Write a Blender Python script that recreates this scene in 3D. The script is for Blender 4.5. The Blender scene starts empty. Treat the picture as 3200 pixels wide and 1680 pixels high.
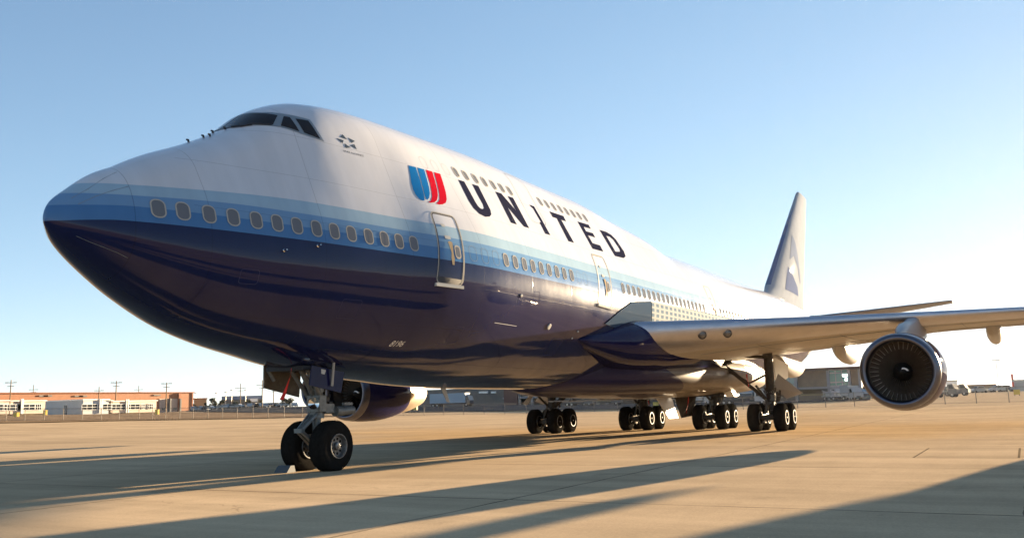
import bpy, bmesh, math, random
import numpy as np
from mathutils import Vector, Matrix
from mathutils.bvhtree import BVHTree
from mathutils.geometry import tessellate_polygon
random.seed(7)
R = math.radians
SC = bpy.context.scene
COL = SC.collection
# ------------------------------------------------------------------ camera
CAM = np.array([-8.5409, -15.2546, 1.4567])
YAW, PIT, ROL, FPX = 0.5192, 0.1523, -0.0291, 2756.9
FW = np.array([math.cos(YAW)*math.cos(PIT), math.sin(YAW)*math.cos(PIT), math.sin(PIT)])
_r = np.cross(FW, [0, 0, 1]); _r /= np.linalg.norm(_r); _u = np.cross(_r, FW)
RT = _r*math.cos(ROL) + _u*math.sin(ROL); UP = -_r*math.sin(ROL) + _u*math.cos(ROL)
cd = bpy.data.cameras.new('camera'); cam = bpy.data.objects.new('camera', cd); COL.objects.link(cam)
cd.sensor_width = 36; cd.lens = 36*FPX/3200; cd.clip_start = .1; cd.clip_end = 9000
m = Matrix(((RT[0], UP[0], -FW[0], CAM[0]), (RT[1], UP[1], -FW[1], CAM[1]), (RT[2], UP[2], -FW[2], CAM[2]), (0, 0, 0, 1)))
cam.matrix_world = m
SC.camera = cam
# ------------------------------------------------------------------ sky, sun, exposure
SUN_AZ = -12.0      # degrees from the tail direction (+x) towards the port side (-y)
SUN_EL = 6.0
sd = Vector((math.cos(R(SUN_EL))*math.cos(R(SUN_AZ)), math.cos(R(SUN_EL))*math.sin(R(SUN_AZ)), math.sin(R(SUN_EL))))
W = bpy.data.worlds.new('World'); SC.world = W; W.use_nodes = True
nt = W.node_tree; nt.nodes.clear()
sky = nt.nodes.new('ShaderNodeTexSky'); sky.sky_type = 'NISHITA'; sky.sun_disc = False
sky.sun_elevation = R(SUN_EL); sky.sun_rotation = R(90 - SUN_AZ)
sky.altitude = 1600; sky.air_density = 0.62; sky.dust_density = 0.15; sky.ozone_density = 1.3
bg = nt.nodes.new('ShaderNodeBackground'); bg.inputs[1].default_value = 0.084
ow = nt.nodes.new('ShaderNodeOutputWorld')
# soft shoulder on the very bright part of the sky round the sun
vd = nt.nodes.new('ShaderNodeVectorMath'); vd.operation = 'MULTIPLY_ADD'; vd.inputs[1].default_value = (.30,)*3; vd.inputs[2].default_value = (1,)*3
vq = nt.nodes.new('ShaderNodeVectorMath'); vq.operation = 'DIVIDE'
nt.links.new(sky.outputs[0], vd.inputs[0]); nt.links.new(sky.outputs[0], vq.inputs[0]); nt.links.new(vd.outputs[0], vq.inputs[1])
nt.links.new(vq.outputs[0], bg.inputs[0]); nt.links.new(bg.outputs[0], ow.inputs[0])
sl = bpy.data.lights.new('sun', 'SUN'); sl.energy = 5.0; sl.angle = R(0.5); sl.color = (1, .76, .48)
so = bpy.data.objects.new('sun', sl); COL.objects.link(so)
so.rotation_euler = sd.to_track_quat('Z', 'Y').to_euler()
SC.view_settings.view_transform = 'Standard'; SC.view_settings.look = 'None'
SC.view_settings.exposure = 2.8; SC.view_settings.gamma = 1.0
SC.cycles.max_bounces = 8; SC.cycles.glossy_bounces = 4; SC.cycles.caustics_reflective = False
SC.cycles.use_denoising = True

# ------------------------------------------------------------------ helpers
def P(x, port, z): return Vector((x, -port, z))
def ray(px, py):
    d = FW + RT*(px-1600)/FPX + UP*(840-py)/FPX
    return d/np.linalg.norm(d)
def hor_y(px): return 1312.77 + (px+97.03)*(1213.2-1312.77)/(3321.66+97.03)

def tag(o, label=None, cat=None, group=None, kind=None):
    if label: o['label'] = label
    if cat: o['category'] = cat
    if group: o['group'] = group
    if kind: o['kind'] = kind
    return o
def empty(name, loc=(0, 0, 0), rz=0):
    o = bpy.data.objects.new(name, None); COL.objects.link(o); o.location = loc; o.rotation_euler = (0, 0, rz)
    o.empty_display_size = .3
    return o
class MB:
    def __init__(s): s.v = []; s.f = []; s.mi = []
    def add(s, vs, fs, mi=0):
        n = len(s.v); s.v += [tuple(q) for q in vs]; s.f += [tuple(i+n for i in f) for f in fs]; s.mi += [mi]*len(fs)
        return s
    def box(s, c, d, mi=0, M=None):
        x, y, z = [q/2 for q in d]
        vs = [Vector((a*x, b*y, e*z)) for a in (-1, 1) for b in (-1, 1) for e in (-1, 1)]
        if M is not None: vs = [M @ q for q in vs]
        vs = [q + Vector(c) for q in vs]
        return s.add(vs, [(0, 1, 3, 2), (4, 6, 7, 5), (0, 4, 5, 1), (2, 3, 7, 6), (0, 2, 6, 4), (1, 5, 7, 3)], mi)
    def tube(s, pts, r, n=10, caps=True, mi=0):
        pts = [Vector(p) for p in pts]; rs = r if isinstance(r, (list, tuple)) else [r]*len(pts)
        rings = []
        for i, p in enumerate(pts):
            t = (pts[min(i+1, len(pts)-1)] - pts[max(i-1, 0)]).normalized()
            a = t.cross(Vector((0, 0, 1)) if abs(t.z) < .9 else Vector((1, 0, 0))).normalized(); b = t.cross(a)
            rings.append([p + (a*math.cos(2*math.pi*k/n) + b*math.sin(2*math.pi*k/n))*rs[i] for k in range(n)])
        return s.loft(rings, caps, mi=mi)
    def loft(s, rings, caps=True, closed=True, mi=0):
        n = len(rings[0]); vs = [q for r in rings for q in r]; fs = []
        for i in range(len(rings)-1):
            for k in range(n if closed else n-1):
                k2 = (k+1) % n
                fs.append((i*n+k, i*n+k2, (i+1)*n+k2, (i+1)*n+k))
        if caps: fs.append(tuple(range(n))[::-1]); fs.append(tuple((len(rings)-1)*n+k for k in range(n)))
        return s.add(vs, fs, mi)
    def lathe(s, prof, o, axis, n=40, caps=False, mi=0):      # prof: (along axis, radius)
        o = Vector(o); t = Vector(axis).normalized(); a = t.cross(Vector((0, 0, 1)) if abs(t.z) < .9 else Vector((1, 0, 0))).normalized(); b = t.cross(a)
        rings = [[o + t*h + (a*math.cos(2*math.pi*k/n) + b*math.sin(2*math.pi*k/n))*max(r, 1e-4) for k in range(n)] for h, r in prof]
        return s.loft(rings, caps, mi=mi)
    def poly(s, pts, thick=None, mi=0):                        # flat polygon, optional thickness vector
        pts = [Vector(p) for p in pts]; n = len(pts)
        if thick is None: return s.add(pts, [tuple(range(n))], mi)
        t = Vector(thick); vs = pts + [p + t for p in pts]
        return s.add(vs, [tuple(range(n))[::-1], tuple(range(n, 2*n))] + [(i, (i+1) % n, (i+1) % n+n, i+n) for i in range(n)], mi)
    def build(s, name, mat, parent=None, smooth=False, recalc=True, angle=None, loc=None):
        me = bpy.data.meshes.new(name); me.from_pydata(s.v, [], s.f)
        for mt in (mat if isinstance(mat, (list, tuple)) else [mat]): me.materials.append(mt)
        me.polygons.foreach_set('material_index', s.mi)
        if recalc:
            bm = bmesh.new(); bm.from_mesh(me); bmesh.ops.recalc_face_normals(bm, faces=bm.faces); bm.to_mesh(me); bm.free()
        if smooth or angle:
            me.polygons.foreach_set('use_smooth', [True]*len(me.polygons))
            if angle: me.set_sharp_from_angle(angle=R(angle))
        o = bpy.data.objects.new(name, me); COL.objects.link(o)
        if parent is not None: o.parent = parent
        if loc is not None: o.location = loc
        return o
def copy_tree(o, parent=None):
    c = o.copy(); COL.objects.link(c); c.parent = parent
    for ch in list(o.children): copy_tree(ch, c)
    return c

# ------------------------------------------------------------------ materials
def mat(name, col, rough=.6, metal=0, coat=0, var=.0, scale=6, bump=0, bscale=30, spec=.5, emis=None, coatr=.03, coat_ior=1.5):
    m = bpy.data.materials.new(name); m.use_nodes = True; t = m.node_tree; b = t.nodes['Principled BSDF']
    b.inputs['Base Color'].default_value = (*col, 1); b.inputs['Roughness'].default_value = rough; b.inputs['Metallic'].default_value = metal
    b.inputs['Coat Weight'].default_value = coat; b.inputs['Coat Roughness'].default_value = coatr; b.inputs['Coat IOR'].default_value = coat_ior; b.inputs['Specular IOR Level'].default_value = spec
    if var or bump:
        tc = t.nodes.new('ShaderNodeTexCoord')
    if var:
        n = t.nodes.new('ShaderNodeTexNoise'); n.inputs['Scale'].default_value = scale; n.inputs['Detail'].default_value = 6; n.inputs['Roughness'].default_value = .65
        t.links.new(tc.outputs['Object'], n.inputs['Vector'])
        mr = t.nodes.new('ShaderNodeMapRange'); mr.inputs[1].default_value = .3; mr.inputs[2].default_value = .7; mr.inputs[3].default_value = 1-var; mr.inputs[4].default_value = 1+var
        t.links.new(n.outputs[0], mr.inputs[0])
        mx = t.nodes.new('ShaderNodeVectorMath'); mx.operation = 'SCALE'; mx.inputs[0].default_value = col
        t.links.new(mr.outputs[0], mx.inputs['Scale']); t.links.new(mx.outputs[0], b.inputs['Base Color'])
    if bump:
        n2 = t.nodes.new('ShaderNodeTexNoise'); n2.inputs['Scale'].default_value = bscale; n2.inputs['Detail'].default_value = 3
        t.links.new(tc.outputs['Object'], n2.inputs['Vector'])
        bp = t.nodes.new('ShaderNodeBump'); bp.inputs['Strength'].default_value = bump; bp.inputs['Distance'].default_value = .02
        t.links.new(n2.outputs[0], bp.inputs['Height']); t.links.new(bp.outputs[0], b.inputs['Normal'])
    if emis:
        b.inputs['Emission Color'].default_value = (*emis[0], 1); b.inputs['Emission Strength'].default_value = emis[1]
    return m
M = {}
M['navy'] = mat('navy_paint', (.010, .011, .048), .4, coat=.45, coat_ior=1.34, spec=0, var=.15, scale=1.2)
M['silver'] = mat('bare_metal', (.46, .46, .50), .42, metal=1, var=.08, scale=2)
M['lip'] = mat('inlet_lip_metal', (.12, .12, .145), .35, metal=1, var=.1, scale=3)
M['pylon'] = mat('pylon_grey', (.17, .165, .18), .45, spec=.2, coat=.2)
M['brushed'] = mat('worn_metal', (.5, .47, .42), .38, metal=1, var=.2, scale=5)
M['rimmetal'] = mat('window_rim', (.36, .345, .315), .6, spec=0)
M['glassdark'] = mat('dark_glass', (.014, .011, .010), .08, spec=.25)
M['shade'] = mat('window_blind', (.13, .14, .16), .6, coat=.35, spec=0)
M['letter'] = mat('charcoal_paint', (.018, .020, .040), .6, spec=.0)
M['blue'] = mat('emblem_blue', (.012, .13, .36), .6, spec=.0)
M['red'] = mat('emblem_red', (.42, .010, .025), .6, spec=.0)
M['redcloth'] = mat('red_ribbon', (.6, .02, .015), .7)
M['gapdark'] = mat('dark_gap', (.02, .022, .03), .6)
M['white'] = mat('white_paint', (.72, .72, .70), .4, coat=.3, var=.05, scale=3)
M['greypaint'] = mat('grey_paint', (.33, .32, .31), .42, coat=.15, var=.10, scale=1.3)
M['geargrey'] = mat('gear_grey', (.16, .17, .17), .45, metal=.3, var=.35, scale=9)
M['geardark'] = mat('gear_dark', (.05, .045, .04), .6, metal=.2, var=.4, scale=9)
M['chrome'] = mat('chrome', (.75, .75, .75), .12, metal=1)
M['rubber'] = mat('tyre_rubber', (.016, .015, .014), .9, spec=.0, var=.25, scale=12, bump=.2, bscale=60)
M['lens'] = mat('lamp_lens', (.10, .085, .07), .1, coat=1)
M['rimpaint'] = mat('wheel_rim_paint', (.15, .15, .15), .4, metal=.5, var=.2, scale=14)
M['wellbrown'] = mat('door_inside', (.12, .10, .075), .6, var=.35, scale=6)
M['duct'] = mat('duct_lining', (.10, .08, .06), .5, metal=.1)
M['blade'] = mat('fan_blade', (.13, .10, .08), .35, metal=.3)
M['nozzle'] = mat('exhaust_metal', (.66, .58, .46), .38, metal=.8, var=.12, scale=6)
M['yellow'] = mat('yellow_paint', (.55, .38, .03), .5)
M['handle'] = mat('handle_recess', (.34, .27, .18), .6, spec=0)
M['placard'] = mat('placard', (.42, .42, .40), .6, spec=0, coat=.3)

def livery():
    m = bpy.data.materials.new('fuselage_paint'); m.use_nodes = True; t = m.node_tree; b = t.nodes['Principled BSDF']; L = t.links.new
    tc = t.nodes.new('ShaderNodeTexCoord'); sx = t.nodes.new('ShaderNodeSeparateXYZ'); L(tc.outputs['Object'], sx.inputs[0])
    def math_(op, a, c=None, d=None):
        n = t.nodes.new('ShaderNodeMath'); n.operation = op
        for i, q in enumerate((a, c, d)):
            if q is None: continue
            if isinstance(q, (int, float)): n.inputs[i].default_value = q
            else: L(q, n.inputs[i])
        return n.outputs[0]
    def mr(src, a, c, o1, o2, kind='SMOOTHSTEP'):
        n = t.nodes.new('ShaderNodeMapRange'); n.interpolation_type = kind; L(src, n.inputs[0])
        for i, q in enumerate((a, c, o1, o2)): n.inputs[i+1].default_value = q
        return n.outputs[0]
    x, z = sx.outputs[0], sx.outputs[2]
    lines = [(mr(x, .9, 6.0, 5.815, 6.02), (.54, .55, .585), .03), (mr(x, .9, 4.5, 5.58, 5.705), (.28, .40, .50), .0),
             (mr(x, .9, 2.2, 5.32, 5.39), (.13, .25, .42), .0), (mr(x, .9, 2.0, 5.02, 5.09), (.055, .155, .34), .0)]
    col = None
    cur = None
    base = t.nodes.new('ShaderNodeRGB'); base.outputs[0].default_value = (.007, .011, .055, 1)
    cur = base.outputs[0]
    for lz, c, _ in lines[::-1]:
        g = math_('MULTIPLY_ADD', math_('SUBTRACT', z, lz), 150., .5)
        n = t.nodes.new('ShaderNodeMix'); n.data_type = 'RGBA'; n.clamp_factor = True
        L(g, n.inputs[0]); L(cur, n.inputs[6]); n.inputs[7].default_value = (*c, 1); cur = n.outputs[2]
    # skin panel joints and light grime
    def line(src, period, off, w):
        f = math_('FRACT', math_('MULTIPLY_ADD', src, 1/period, off))
        return math_('LESS_THAN', math_('ABSOLUTE', math_('SUBTRACT', f, .5)), w/period/2)
    jx = line(x, 2.54, .13, .014); jz = line(z, 1.07, .31, .010)
    j = math_('MAXIMUM', jx, jz)
    rr = math_('POWER', math_('ADD', math_('POWER', math_('SUBTRACT', z, 5.1), 2), math_('POWER', sx.outputs[1], 2)), .5)
    rad = math_('LESS_THAN', math_('ABSOLUTE', math_('SUBTRACT', x, 2.135)), .008)
    j = math_('MAXIMUM', math_('MULTIPLY', j, math_('GREATER_THAN', x, 3.2)), rad)
    nz = t.nodes.new('ShaderNodeTexNoise'); nz.inputs['Scale'].default_value = .9; nz.inputs['Detail'].default_value = 8; nz.inputs['Roughness'].default_value = .7
    mp = t.nodes.new('ShaderNodeMapping'); mp.inputs['Scale'].default_value = (1.0, 1.0, .45); L(tc.outputs['Object'], mp.inputs[0]); L(mp.outputs[0], nz.inputs[0])
    gr = mr(nz.outputs[0], .35, .7, .965, 1.02, 'LINEAR')
    nv = t.nodes.new('ShaderNodeTexNoise'); nv.inputs['Scale'].default_value = 1.0; nv.inputs['Detail'].default_value = 5; mv = t.nodes.new('ShaderNodeMapping'); mv.inputs['Scale'].default_value = (3.2, .3, .28); L(tc.outputs['Object'], mv.inputs[0]); L(mv.outputs[0], nv.inputs[0])
    gr = math_('MULTIPLY', gr, mr(nv.outputs[0], .40, .70, 1.0, .93, 'LINEAR'))
    sc = math_('MULTIPLY', gr, math_('MULTIPLY_ADD', j, -.30, 1.0))
    vm = t.nodes.new('ShaderNodeVectorMath'); vm.operation = 'SCALE'; L(cur, vm.inputs[0]); L(sc, vm.inputs['Scale'])
    L(vm.outputs[0], b.inputs['Base Color'])
    b.inputs['Specular IOR Level'].default_value = .018; b.inputs['Coat Weight'].default_value = .8; b.inputs['Coat IOR'].default_value = 1.42; b.inputs['Coat Roughness'].default_value = .045
    L(mr(nz.outputs[0], .3, .7, .17, .24, 'LINEAR'), b.inputs['Roughness'])
    n2 = t.nodes.new('ShaderNodeTexNoise'); n2.inputs['Scale'].default_value = 1.6; n2.inputs['Detail'].default_value = 2; L(tc.outputs['Object'], n2.inputs[0])
    hgt = math_('MULTIPLY_ADD', j, -.15, n2.outputs[0])
    bp = t.nodes.new('ShaderNodeBump'); bp.inputs['Strength'].default_value = .16; bp.inputs['Distance'].default_value = .02
    L(hgt, bp.inputs['Height']); L(bp.outputs[0], b.inputs['Normal']); L(bp.outputs[0], b.inputs['Coat Normal'])
    return m
M['livery'] = livery()
M['wingskin'] = mat('wing_skin', (.34, .315, .28), .5, spec=.3, var=.14, scale=.8)

# ------------------------------------------------------------------ fuselage surface
X0 = .93
KX = np.array([0, .08, .4, 1.0, 2.0, 3.0, 4.0, 5.0, 6.0, 7.5, 9.0, 11.0, 13.5, 17, 20, 23, 26, 29, 32, 38, 46, 52, 58, 63, 67.7])
FT = dict(
 zt=[5.1, 5.302, 5.607, 6.11, 6.735, 7.216, 7.782, 8.558, 8.964, 9.183, 9.25, 9.319, 9.386, 9.343, 9.335, 9.119, 8.857, 8.422, 8.388, 8.339, 8.285, 8.13, 7.926, 7.623, 7.17],
 zb=[5.1, 4.893, 4.578, 4.157, 3.592, 3.159, 2.886, 2.689, 2.496, 2.31, 2.187, 2.053, 1.989, 1.971, 1.944, 1.902, 1.859, 1.822, 1.793, 1.772, 2.009, 2.801, 3.995, 5.189, 6.382],
 w=[0.0, 0.152, 0.511, 0.882, 1.345, 1.69, 1.981, 2.24, 2.452, 2.737, 3.061, 3.24, 3.262, 3.26, 3.254, 3.25, 3.25, 3.26, 3.265, 3.265, 3.26, 3.05, 2.45, 1.55, 0.467],
 zm=[5.1, 5.374, 5.697, 6.168, 6.605, 6.942, 7.201, 7.339, 7.497, 7.673, 7.815, 7.967, 8.028, 8.104, 8.149, 8.22, 8.318, 8.439, 8.46, 8.46, 8.46, 8.40, 8.2, 7.85, 7.385],
 zc=[5.1, 5.075, 4.972, 4.884, 4.776, 4.716, 4.692, 4.708, 4.757, 4.808, 4.866, 4.915, 4.957, 4.952, 4.949, 4.948, 4.949, 4.952, 4.957, 4.965, 5.142, 5.479, 5.988, 6.349, 6.811],
 ru=[0.0, 0.101, 0.35, 0.72, 1.05, 1.2, 1.28, 1.36, 1.50, 1.725, 1.931, 1.998, 2.013, 2.01, 2.063, 2.211, 2.628, 2.931, 3.117, 3.107, 3.002, 2.6, 1.899, 1.199, 0.349])
def pch(xk, yk, x):
    xk = np.asarray(xk, float); yk = np.asarray(yk, float); h = np.diff(xk); d = np.diff(yk)/h; m = np.zeros(len(xk))
    for i in range(1, len(xk)-1):
        if d[i-1]*d[i] > 0:
            w1 = 2*h[i]+h[i-1]; w2 = h[i]+2*h[i-1]; m[i] = (w1+w2)/(w1/d[i-1]+w2/d[i])
    m[0] = d[0]; m[-1] = d[-1]
    x = min(max(x, xk[0]), xk[-1]); i = min(max(int(np.searchsorted(xk, x, side='right'))-1, 0), len(xk)-2); t = (x-xk[i])/h[i]
    return (2*t**3-3*t**2+1)*yk[i]+(t**3-2*t**2+t)*h[i]*m[i]+(-2*t**3+3*t**2)*yk[i+1]+(t**3-t**2)*h[i]*m[i+1]
def Sx(x): return math.sqrt(max(x, 0)) if x < 9 else 3+(x-9)/6.
SK = [Sx(q) for q in KX]
def section(x, n=72):
    g = {k: float(pch(SK, v, Sx(x))) for k, v in FT.items()}
    th = np.linspace(-np.pi/2, np.pi/2, 241); c, sn = np.cos(th), np.sin(th)
    a = max(g['w'], 2e-3); hb = max(g['zc']-g['zb'], 1e-3); hm = max(g['zm']-g['zc'], 1e-3); ru = max(min(g['ru'], a*.98), 1e-3)
    h = np.where(sn < 0, hb, hm); nrm = np.sqrt((a*c)**2+(h*sn)**2)
    e = np.stack([a*a*c/nrm, g['zc']+h*h*sn/nrm], 1); q = np.stack([ru*c, g['zt']-ru+ru*sn], 1)
    se = (e*np.stack([c, sn], 1)).sum(1); sq = (q*np.stack([c, sn], 1)).sum(1)
    Pp = np.where((sq > se)[:, None], q, e); Pp[0] = [0, g['zb']]; Pp[-1, 0] = 0
    # soften the tangent joint
    L = np.concatenate([[0], np.cumsum(np.hypot(*np.diff(Pp, axis=0).T))]); t = np.linspace(0, L[-1], n)
    return np.stack([np.interp(t, L, Pp[:, 0]), np.interp(t, L, Pp[:, 1])], 1)
xs_ = np.concatenate([np.linspace(.06, 3.0, 80)**2, np.linspace(9.2, 67.7, 230)])
fm = MB(); rings = []
for x in xs_:
    s = section(x)
    pr = [(x+X0, -a, b) for a, b in s]; sb = [(x+X0, a, b) for a, b in s[1:-1][::-1]]
    rings.append([Vector(q) for q in pr+sb])
fm.loft(rings, caps=True)
air = empty('airliner', (0, 0, 0))
tag(air, 'huge four engined passenger jet with white top, blue stripes and navy belly', 'airplane')
fus = fm.build('fuselage', M['livery'], air, smooth=True)
BV = BVHTree.FromPolygons([tuple(v) for v in fm.v], fm.f)

def decal(name, pts, mat_, parent, d=(0, 1, 0), off=.004, step=.12, holes=None, tris=None, bv=None):
    """flat paint or trim laid on the fuselage skin: polygon of 3D points, dropped along d onto the skin"""
    d = Vector(d).normalized(); e1 = d.cross(Vector((0, 0, 1))).normalized(); e2 = e1.cross(d).normalized()
    bm = bmesh.new()
    def to2(p): p = Vector(p); return Vector((p.dot(e1), p.dot(e2), 0))
    if tris is None:
        loops = [[to2(p) for p in pts]] + [[to2(p) for p in h] for h in (holes or [])]
        flat = [p for l in loops for p in l]
        vs = [bm.verts.new(p) for p in flat]
        for t in tessellate_polygon(loops):
            try: bm.faces.new([vs[i] for i in t])
            except ValueError: pass
    else:
        vs = [bm.verts.new(to2(p)) for p in tris[0]]
        for t in tris[1]:
            try: bm.faces.new([vs[i] for i in t])
            except ValueError: pass
        flat = [v.co.copy() for v in vs]
    if step:
        for ax in (0, 1):
            lo = min(p[ax] for p in flat); hi = max(p[ax] for p in flat); k = math.ceil(lo/step)*step
            while k < hi:
                co = Vector((k, 0, 0)) if ax == 0 else Vector((0, k, 0)); no = Vector((1, 0, 0)) if ax == 0 else Vector((0, 1, 0))
                bmesh.ops.bisect_plane(bm, geom=bm.verts[:]+bm.edges[:]+bm.faces[:], plane_co=co, plane_no=no, dist=1e-5); k += step
    for v in bm.verts:
        o = e1*v.co.x + e2*v.co.y - d*60
        hit = (bv or BV).ray_cast(o, d)
        if hit[0] is None:
            hit = (bv or BV).find_nearest(o + d*60)
        nn = hit[1]
        if nn.dot(d) > 0: nn = -nn
        v.co = hit[0] + nn*off
    me = bpy.data.meshes.new(name); bm.normal_update()
    for f in bm.faces:
        if f.normal.dot(d) > 0: f.normal_flip()
        f.smooth = True
    bm.to_mesh(me); bm.free(); me.materials.append(mat_)
    o = bpy.data.objects.new(name, me); COL.objects.link(o); o.parent = parent
    return o
def xz(l, y=-3): return [(a, y, b) for a, b in l]
def rrect(cx, cz, w, h, r, n=5, sh=0.0):
    out = []
    for sx_, sz_, a0 in ((1, 1, 0), (-1, 1, 90), (-1, -1, 180), (1, -1, 270)):
        for k in range(n+1):
            a = R(a0+90*k/n); px = cx+sx_*(w/2-r)+r*math.cos(a); pz = cz+sz_*(h/2-r)+r*math.sin(a); out.append((px+sh*(pz-cz), pz))
    return out
# passenger windows
def window(x, z, w=.27, h=.385, sh=0.0, lit=False):
    o = decal('window', xz(rrect(x, z, w-.05, h-.05, .085, sh=sh)), M['shade'], air, off=.007, step=.15)
    decal('window_frame', xz(rrect(x, z, w, h, .12, sh=sh)), M['rimmetal'], o, off=.012, step=.15, holes=[xz(rrect(x, z, w-.055, h-.055, .09, sh=sh))])
    return o
for x in (2.53, 2.965, 3.455, 3.935, 4.42, 4.885, 5.345, 5.82, 6.28, 6.74, 7.23, 7.70, 8.15, 8.61): window(x, 5.39)
for k in range(9): window(12.22+.508*k, 5.395+.004*k)
for k in range(19): window(20.45+.508*k, 5.43)
for k in range(14): window(32.1+.508*k, 5.43)
for i in range(7): window(11.75+.5*i, 7.985+.008*i, .24, .33)
for i in range(8): window(16.84+.51*i, 8.09+.008*i, .24, .33)
# plugged windows: thin outline rings
def outline(name, loop, parent, m_, wd=.02, off=.004):
    c = (sum(p[0] for p in loop)/len(loop), sum(p[1] for p in loop)/len(loop))
    inner = []
    n = len(loop)
    for i in range(n):
        a = Vector(loop[i-1]); b = Vector(loop[i]); e = Vector(loop[(i+1) % n])
        t = (e-a).normalized(); nn = Vector((-t.y, t.x))
        if nn.dot(Vector(c)-b) < 0: nn = -nn
        inner.append(tuple(b+nn*wd))
    return decal(name, xz(loop), m_, parent, off=off, holes=[xz(inner)])
M['seam'] = mat('seam', (.20, .24, .28), .6, spec=0); M['seamlight'] = mat('faint_seam', (.36, .37, .385), .6, spec=0)
for x, z, w, h in [(10.69, 5.38, .3, .42), (11.2, 5.38, .3, .42), (11.71, 5.39, .3, .42), (16.8, 5.42, .3, .42), (17.3, 5.42, .3, .42), (10.25, 7.93, .26, .36), (10.75, 7.95, .26, .36), (11.25, 7.96, .26, .36)]:
    outline('plugged_window', rrect(x, z, w, h, .12), air, M['seamlight'] if z > 7 else M['seam'], .011, .003)
# cabin doors
def quadr(TL, TR, BR, BL, r=.14, n=5):
    c = [Vector(q) for q in (TL, TR, BR, BL)]; out = []
    for i in range(4):
        p, a, b = c[i], c[i-1], c[(i+1) % 4]; u = (a-p).normalized()*r; v = (b-p).normalized()*r
        for k in range(n+1):
            t = k/n; out.append(tuple(p + u*(1-t)**2 + v*t**2))
    return out
def door(TL, TR, BR, BL, detail=True):
    o = outline('cabin_door', quadr(TL, TR, BR, BL), air, M['gapdark'], .035, .005)
    ex = .028
    outer = quadr((TL[0]-ex, TL[1]+ex), (TR[0]+ex, TR[1]+ex), (BR[0]+ex, BR[1]-ex), (BL[0]-ex, BL[1]-ex), .17)
    decal('door_frame', xz(outer), M['rimmetal'], o, off=.010, holes=[xz(quadr(TL, TR, BR, BL))])
    cx = (TL[0]+TR[0]+BR[0]+BL[0])/4; cz = (TL[1]+BR[1])/2
    # sill
    yb = -BV.ray_cast(Vector(((BL[0]+BR[0])/2, -60, BL[1]-.07)), Vector((0, 1, 0)))[0].y
    a = -BV.ray_cast(Vector((BL[0], -60, BL[1]-.07)), Vector((0, 1, 0)))[0].y; b = -BV.ray_cast(Vector((BR[0], -60, BR[1]-.07)), Vector((0, 1, 0)))[0].y
    MB().poly([P(BL[0]-.04, a-.02, BL[1]-.02), P(BR[0]+.04, b-.02, BR[1]-.02), P(BR[0]+.04, b-.02, BR[1]-.10), P(BL[0]-.04, a-.02, BL[1]-.10)], (-.0, -.07, 0)).build('door_sill', M['placard'], o)
    decal('door_foot_gap', xz([(BL[0]+.03, BL[1]+.15), (BR[0]-.03, BR[1]+.13), (BR[0]-.05, BR[1]+.0), (BL[0]+.05, BL[1]+.0)]), M['gapdark'], o, off=.006)
    if detail:
        wx = cx+.22; wz = 5.34
        w = decal('door_window', xz(rrect(wx, wz, .15, .27, .06)), M['shade'], o, off=.012)
        decal('door_window_frame', xz(rrect(wx, wz, .23, .36, .1)), M['rimmetal'], o, off=.011, holes=[xz(rrect(wx, wz, .155, .275, .065))])
        decal('door_handle', xz([(cx-.10, 5.57), (cx-.02, 5.60), (cx+.06, 5.57), (cx+.03, 5.30), (cx+.05, 5.15), (cx+.02, 4.98), (cx-.05, 4.98), (cx-.07, 5.15), (cx-.04, 5.3)]), M['handle'], o, off=.02)
        decal('door_label', xz([(cx-.16, 5.74), (cx+.05, 5.74), (cx+.05, 5.65), (cx-.16, 5.65)]), M['placard'], o, off=.012)
        decal('door_label', xz([(cx-.14, 6.06), (cx-.01, 6.06), (cx-.01, 5.98), (cx-.14, 5.98)]), M['placard'], o, off=.012)
    return o
door((9.52, 6.36), (10.40, 6.36), (10.19, 4.50), (9.27, 4.50))
door((18.60, 6.45), (19.58, 6.47), (19.22, 4.66), (18.15, 4.70))
door((30.75, 6.60), (31.55, 6.60), (31.45, 4.72), (30.6, 4.72))
outline('upper_deck_door', quadr((15.33, 8.87), (16.42, 8.87), (16.15, 7.05), (15.05, 7.05), .25), air, M['seam'], .018, .004)
# titles
LET = {
 'U': [(11.646, 7.721), (11.943, 7.733), (11.938, 7.408), (11.925, 7.070), (11.945, 6.955), (12.01, 6.90), (12.134, 6.90), (12.24, 6.95), (12.307, 7.08), (12.32, 7.443), (12.354, 7.744), (12.683, 7.752), (12.63, 7.335), (12.58, 6.96), (12.48, 6.80), (12.30, 6.70), (12.02, 6.64), (11.76, 6.69), (11.62, 6.83), (11.575, 7.05), (11.606, 7.405)],
 'N': [(13.63, 7.77), (13.98, 7.78), (14.33, 7.28), (14.35, 7.77), (14.69, 7.78), (14.56, 6.725), (14.24, 6.72), (13.86, 7.30), (13.80, 6.715), (13.47, 6.715)],
 'I': [(15.717, 7.75), (16.03, 7.755), (16.0, 7.238), (15.98, 7.16), (15.93, 6.72), (15.58, 6.71), (15.676, 7.125), (15.80, 7.14), (15.80, 7.242), (15.824, 7.63), (15.72, 7.69)],
 'T': [(17.16, 7.79), (18.235, 7.82), (18.16, 7.60), (17.78, 7.59), (17.62, 6.715), (17.20, 6.71), (17.44, 7.585), (17.12, 7.575)],
 'E': [(19.33, 7.81), (20.29, 7.85), (20.25, 7.68), (19.62, 7.65), (19.57, 7.47), (20.17, 7.49), (20.12, 7.31), (19.51, 7.30), (19.45, 6.99), (20.10, 7.0), (20.03, 6.75), (19.09, 6.72)],
}
for k, v in LET.items():
    o = decal('title_letter', xz(v), M['letter'], air, off=.005); o['label'] = 'charcoal letter ' + k + ' painted below the upper deck windows'
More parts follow.
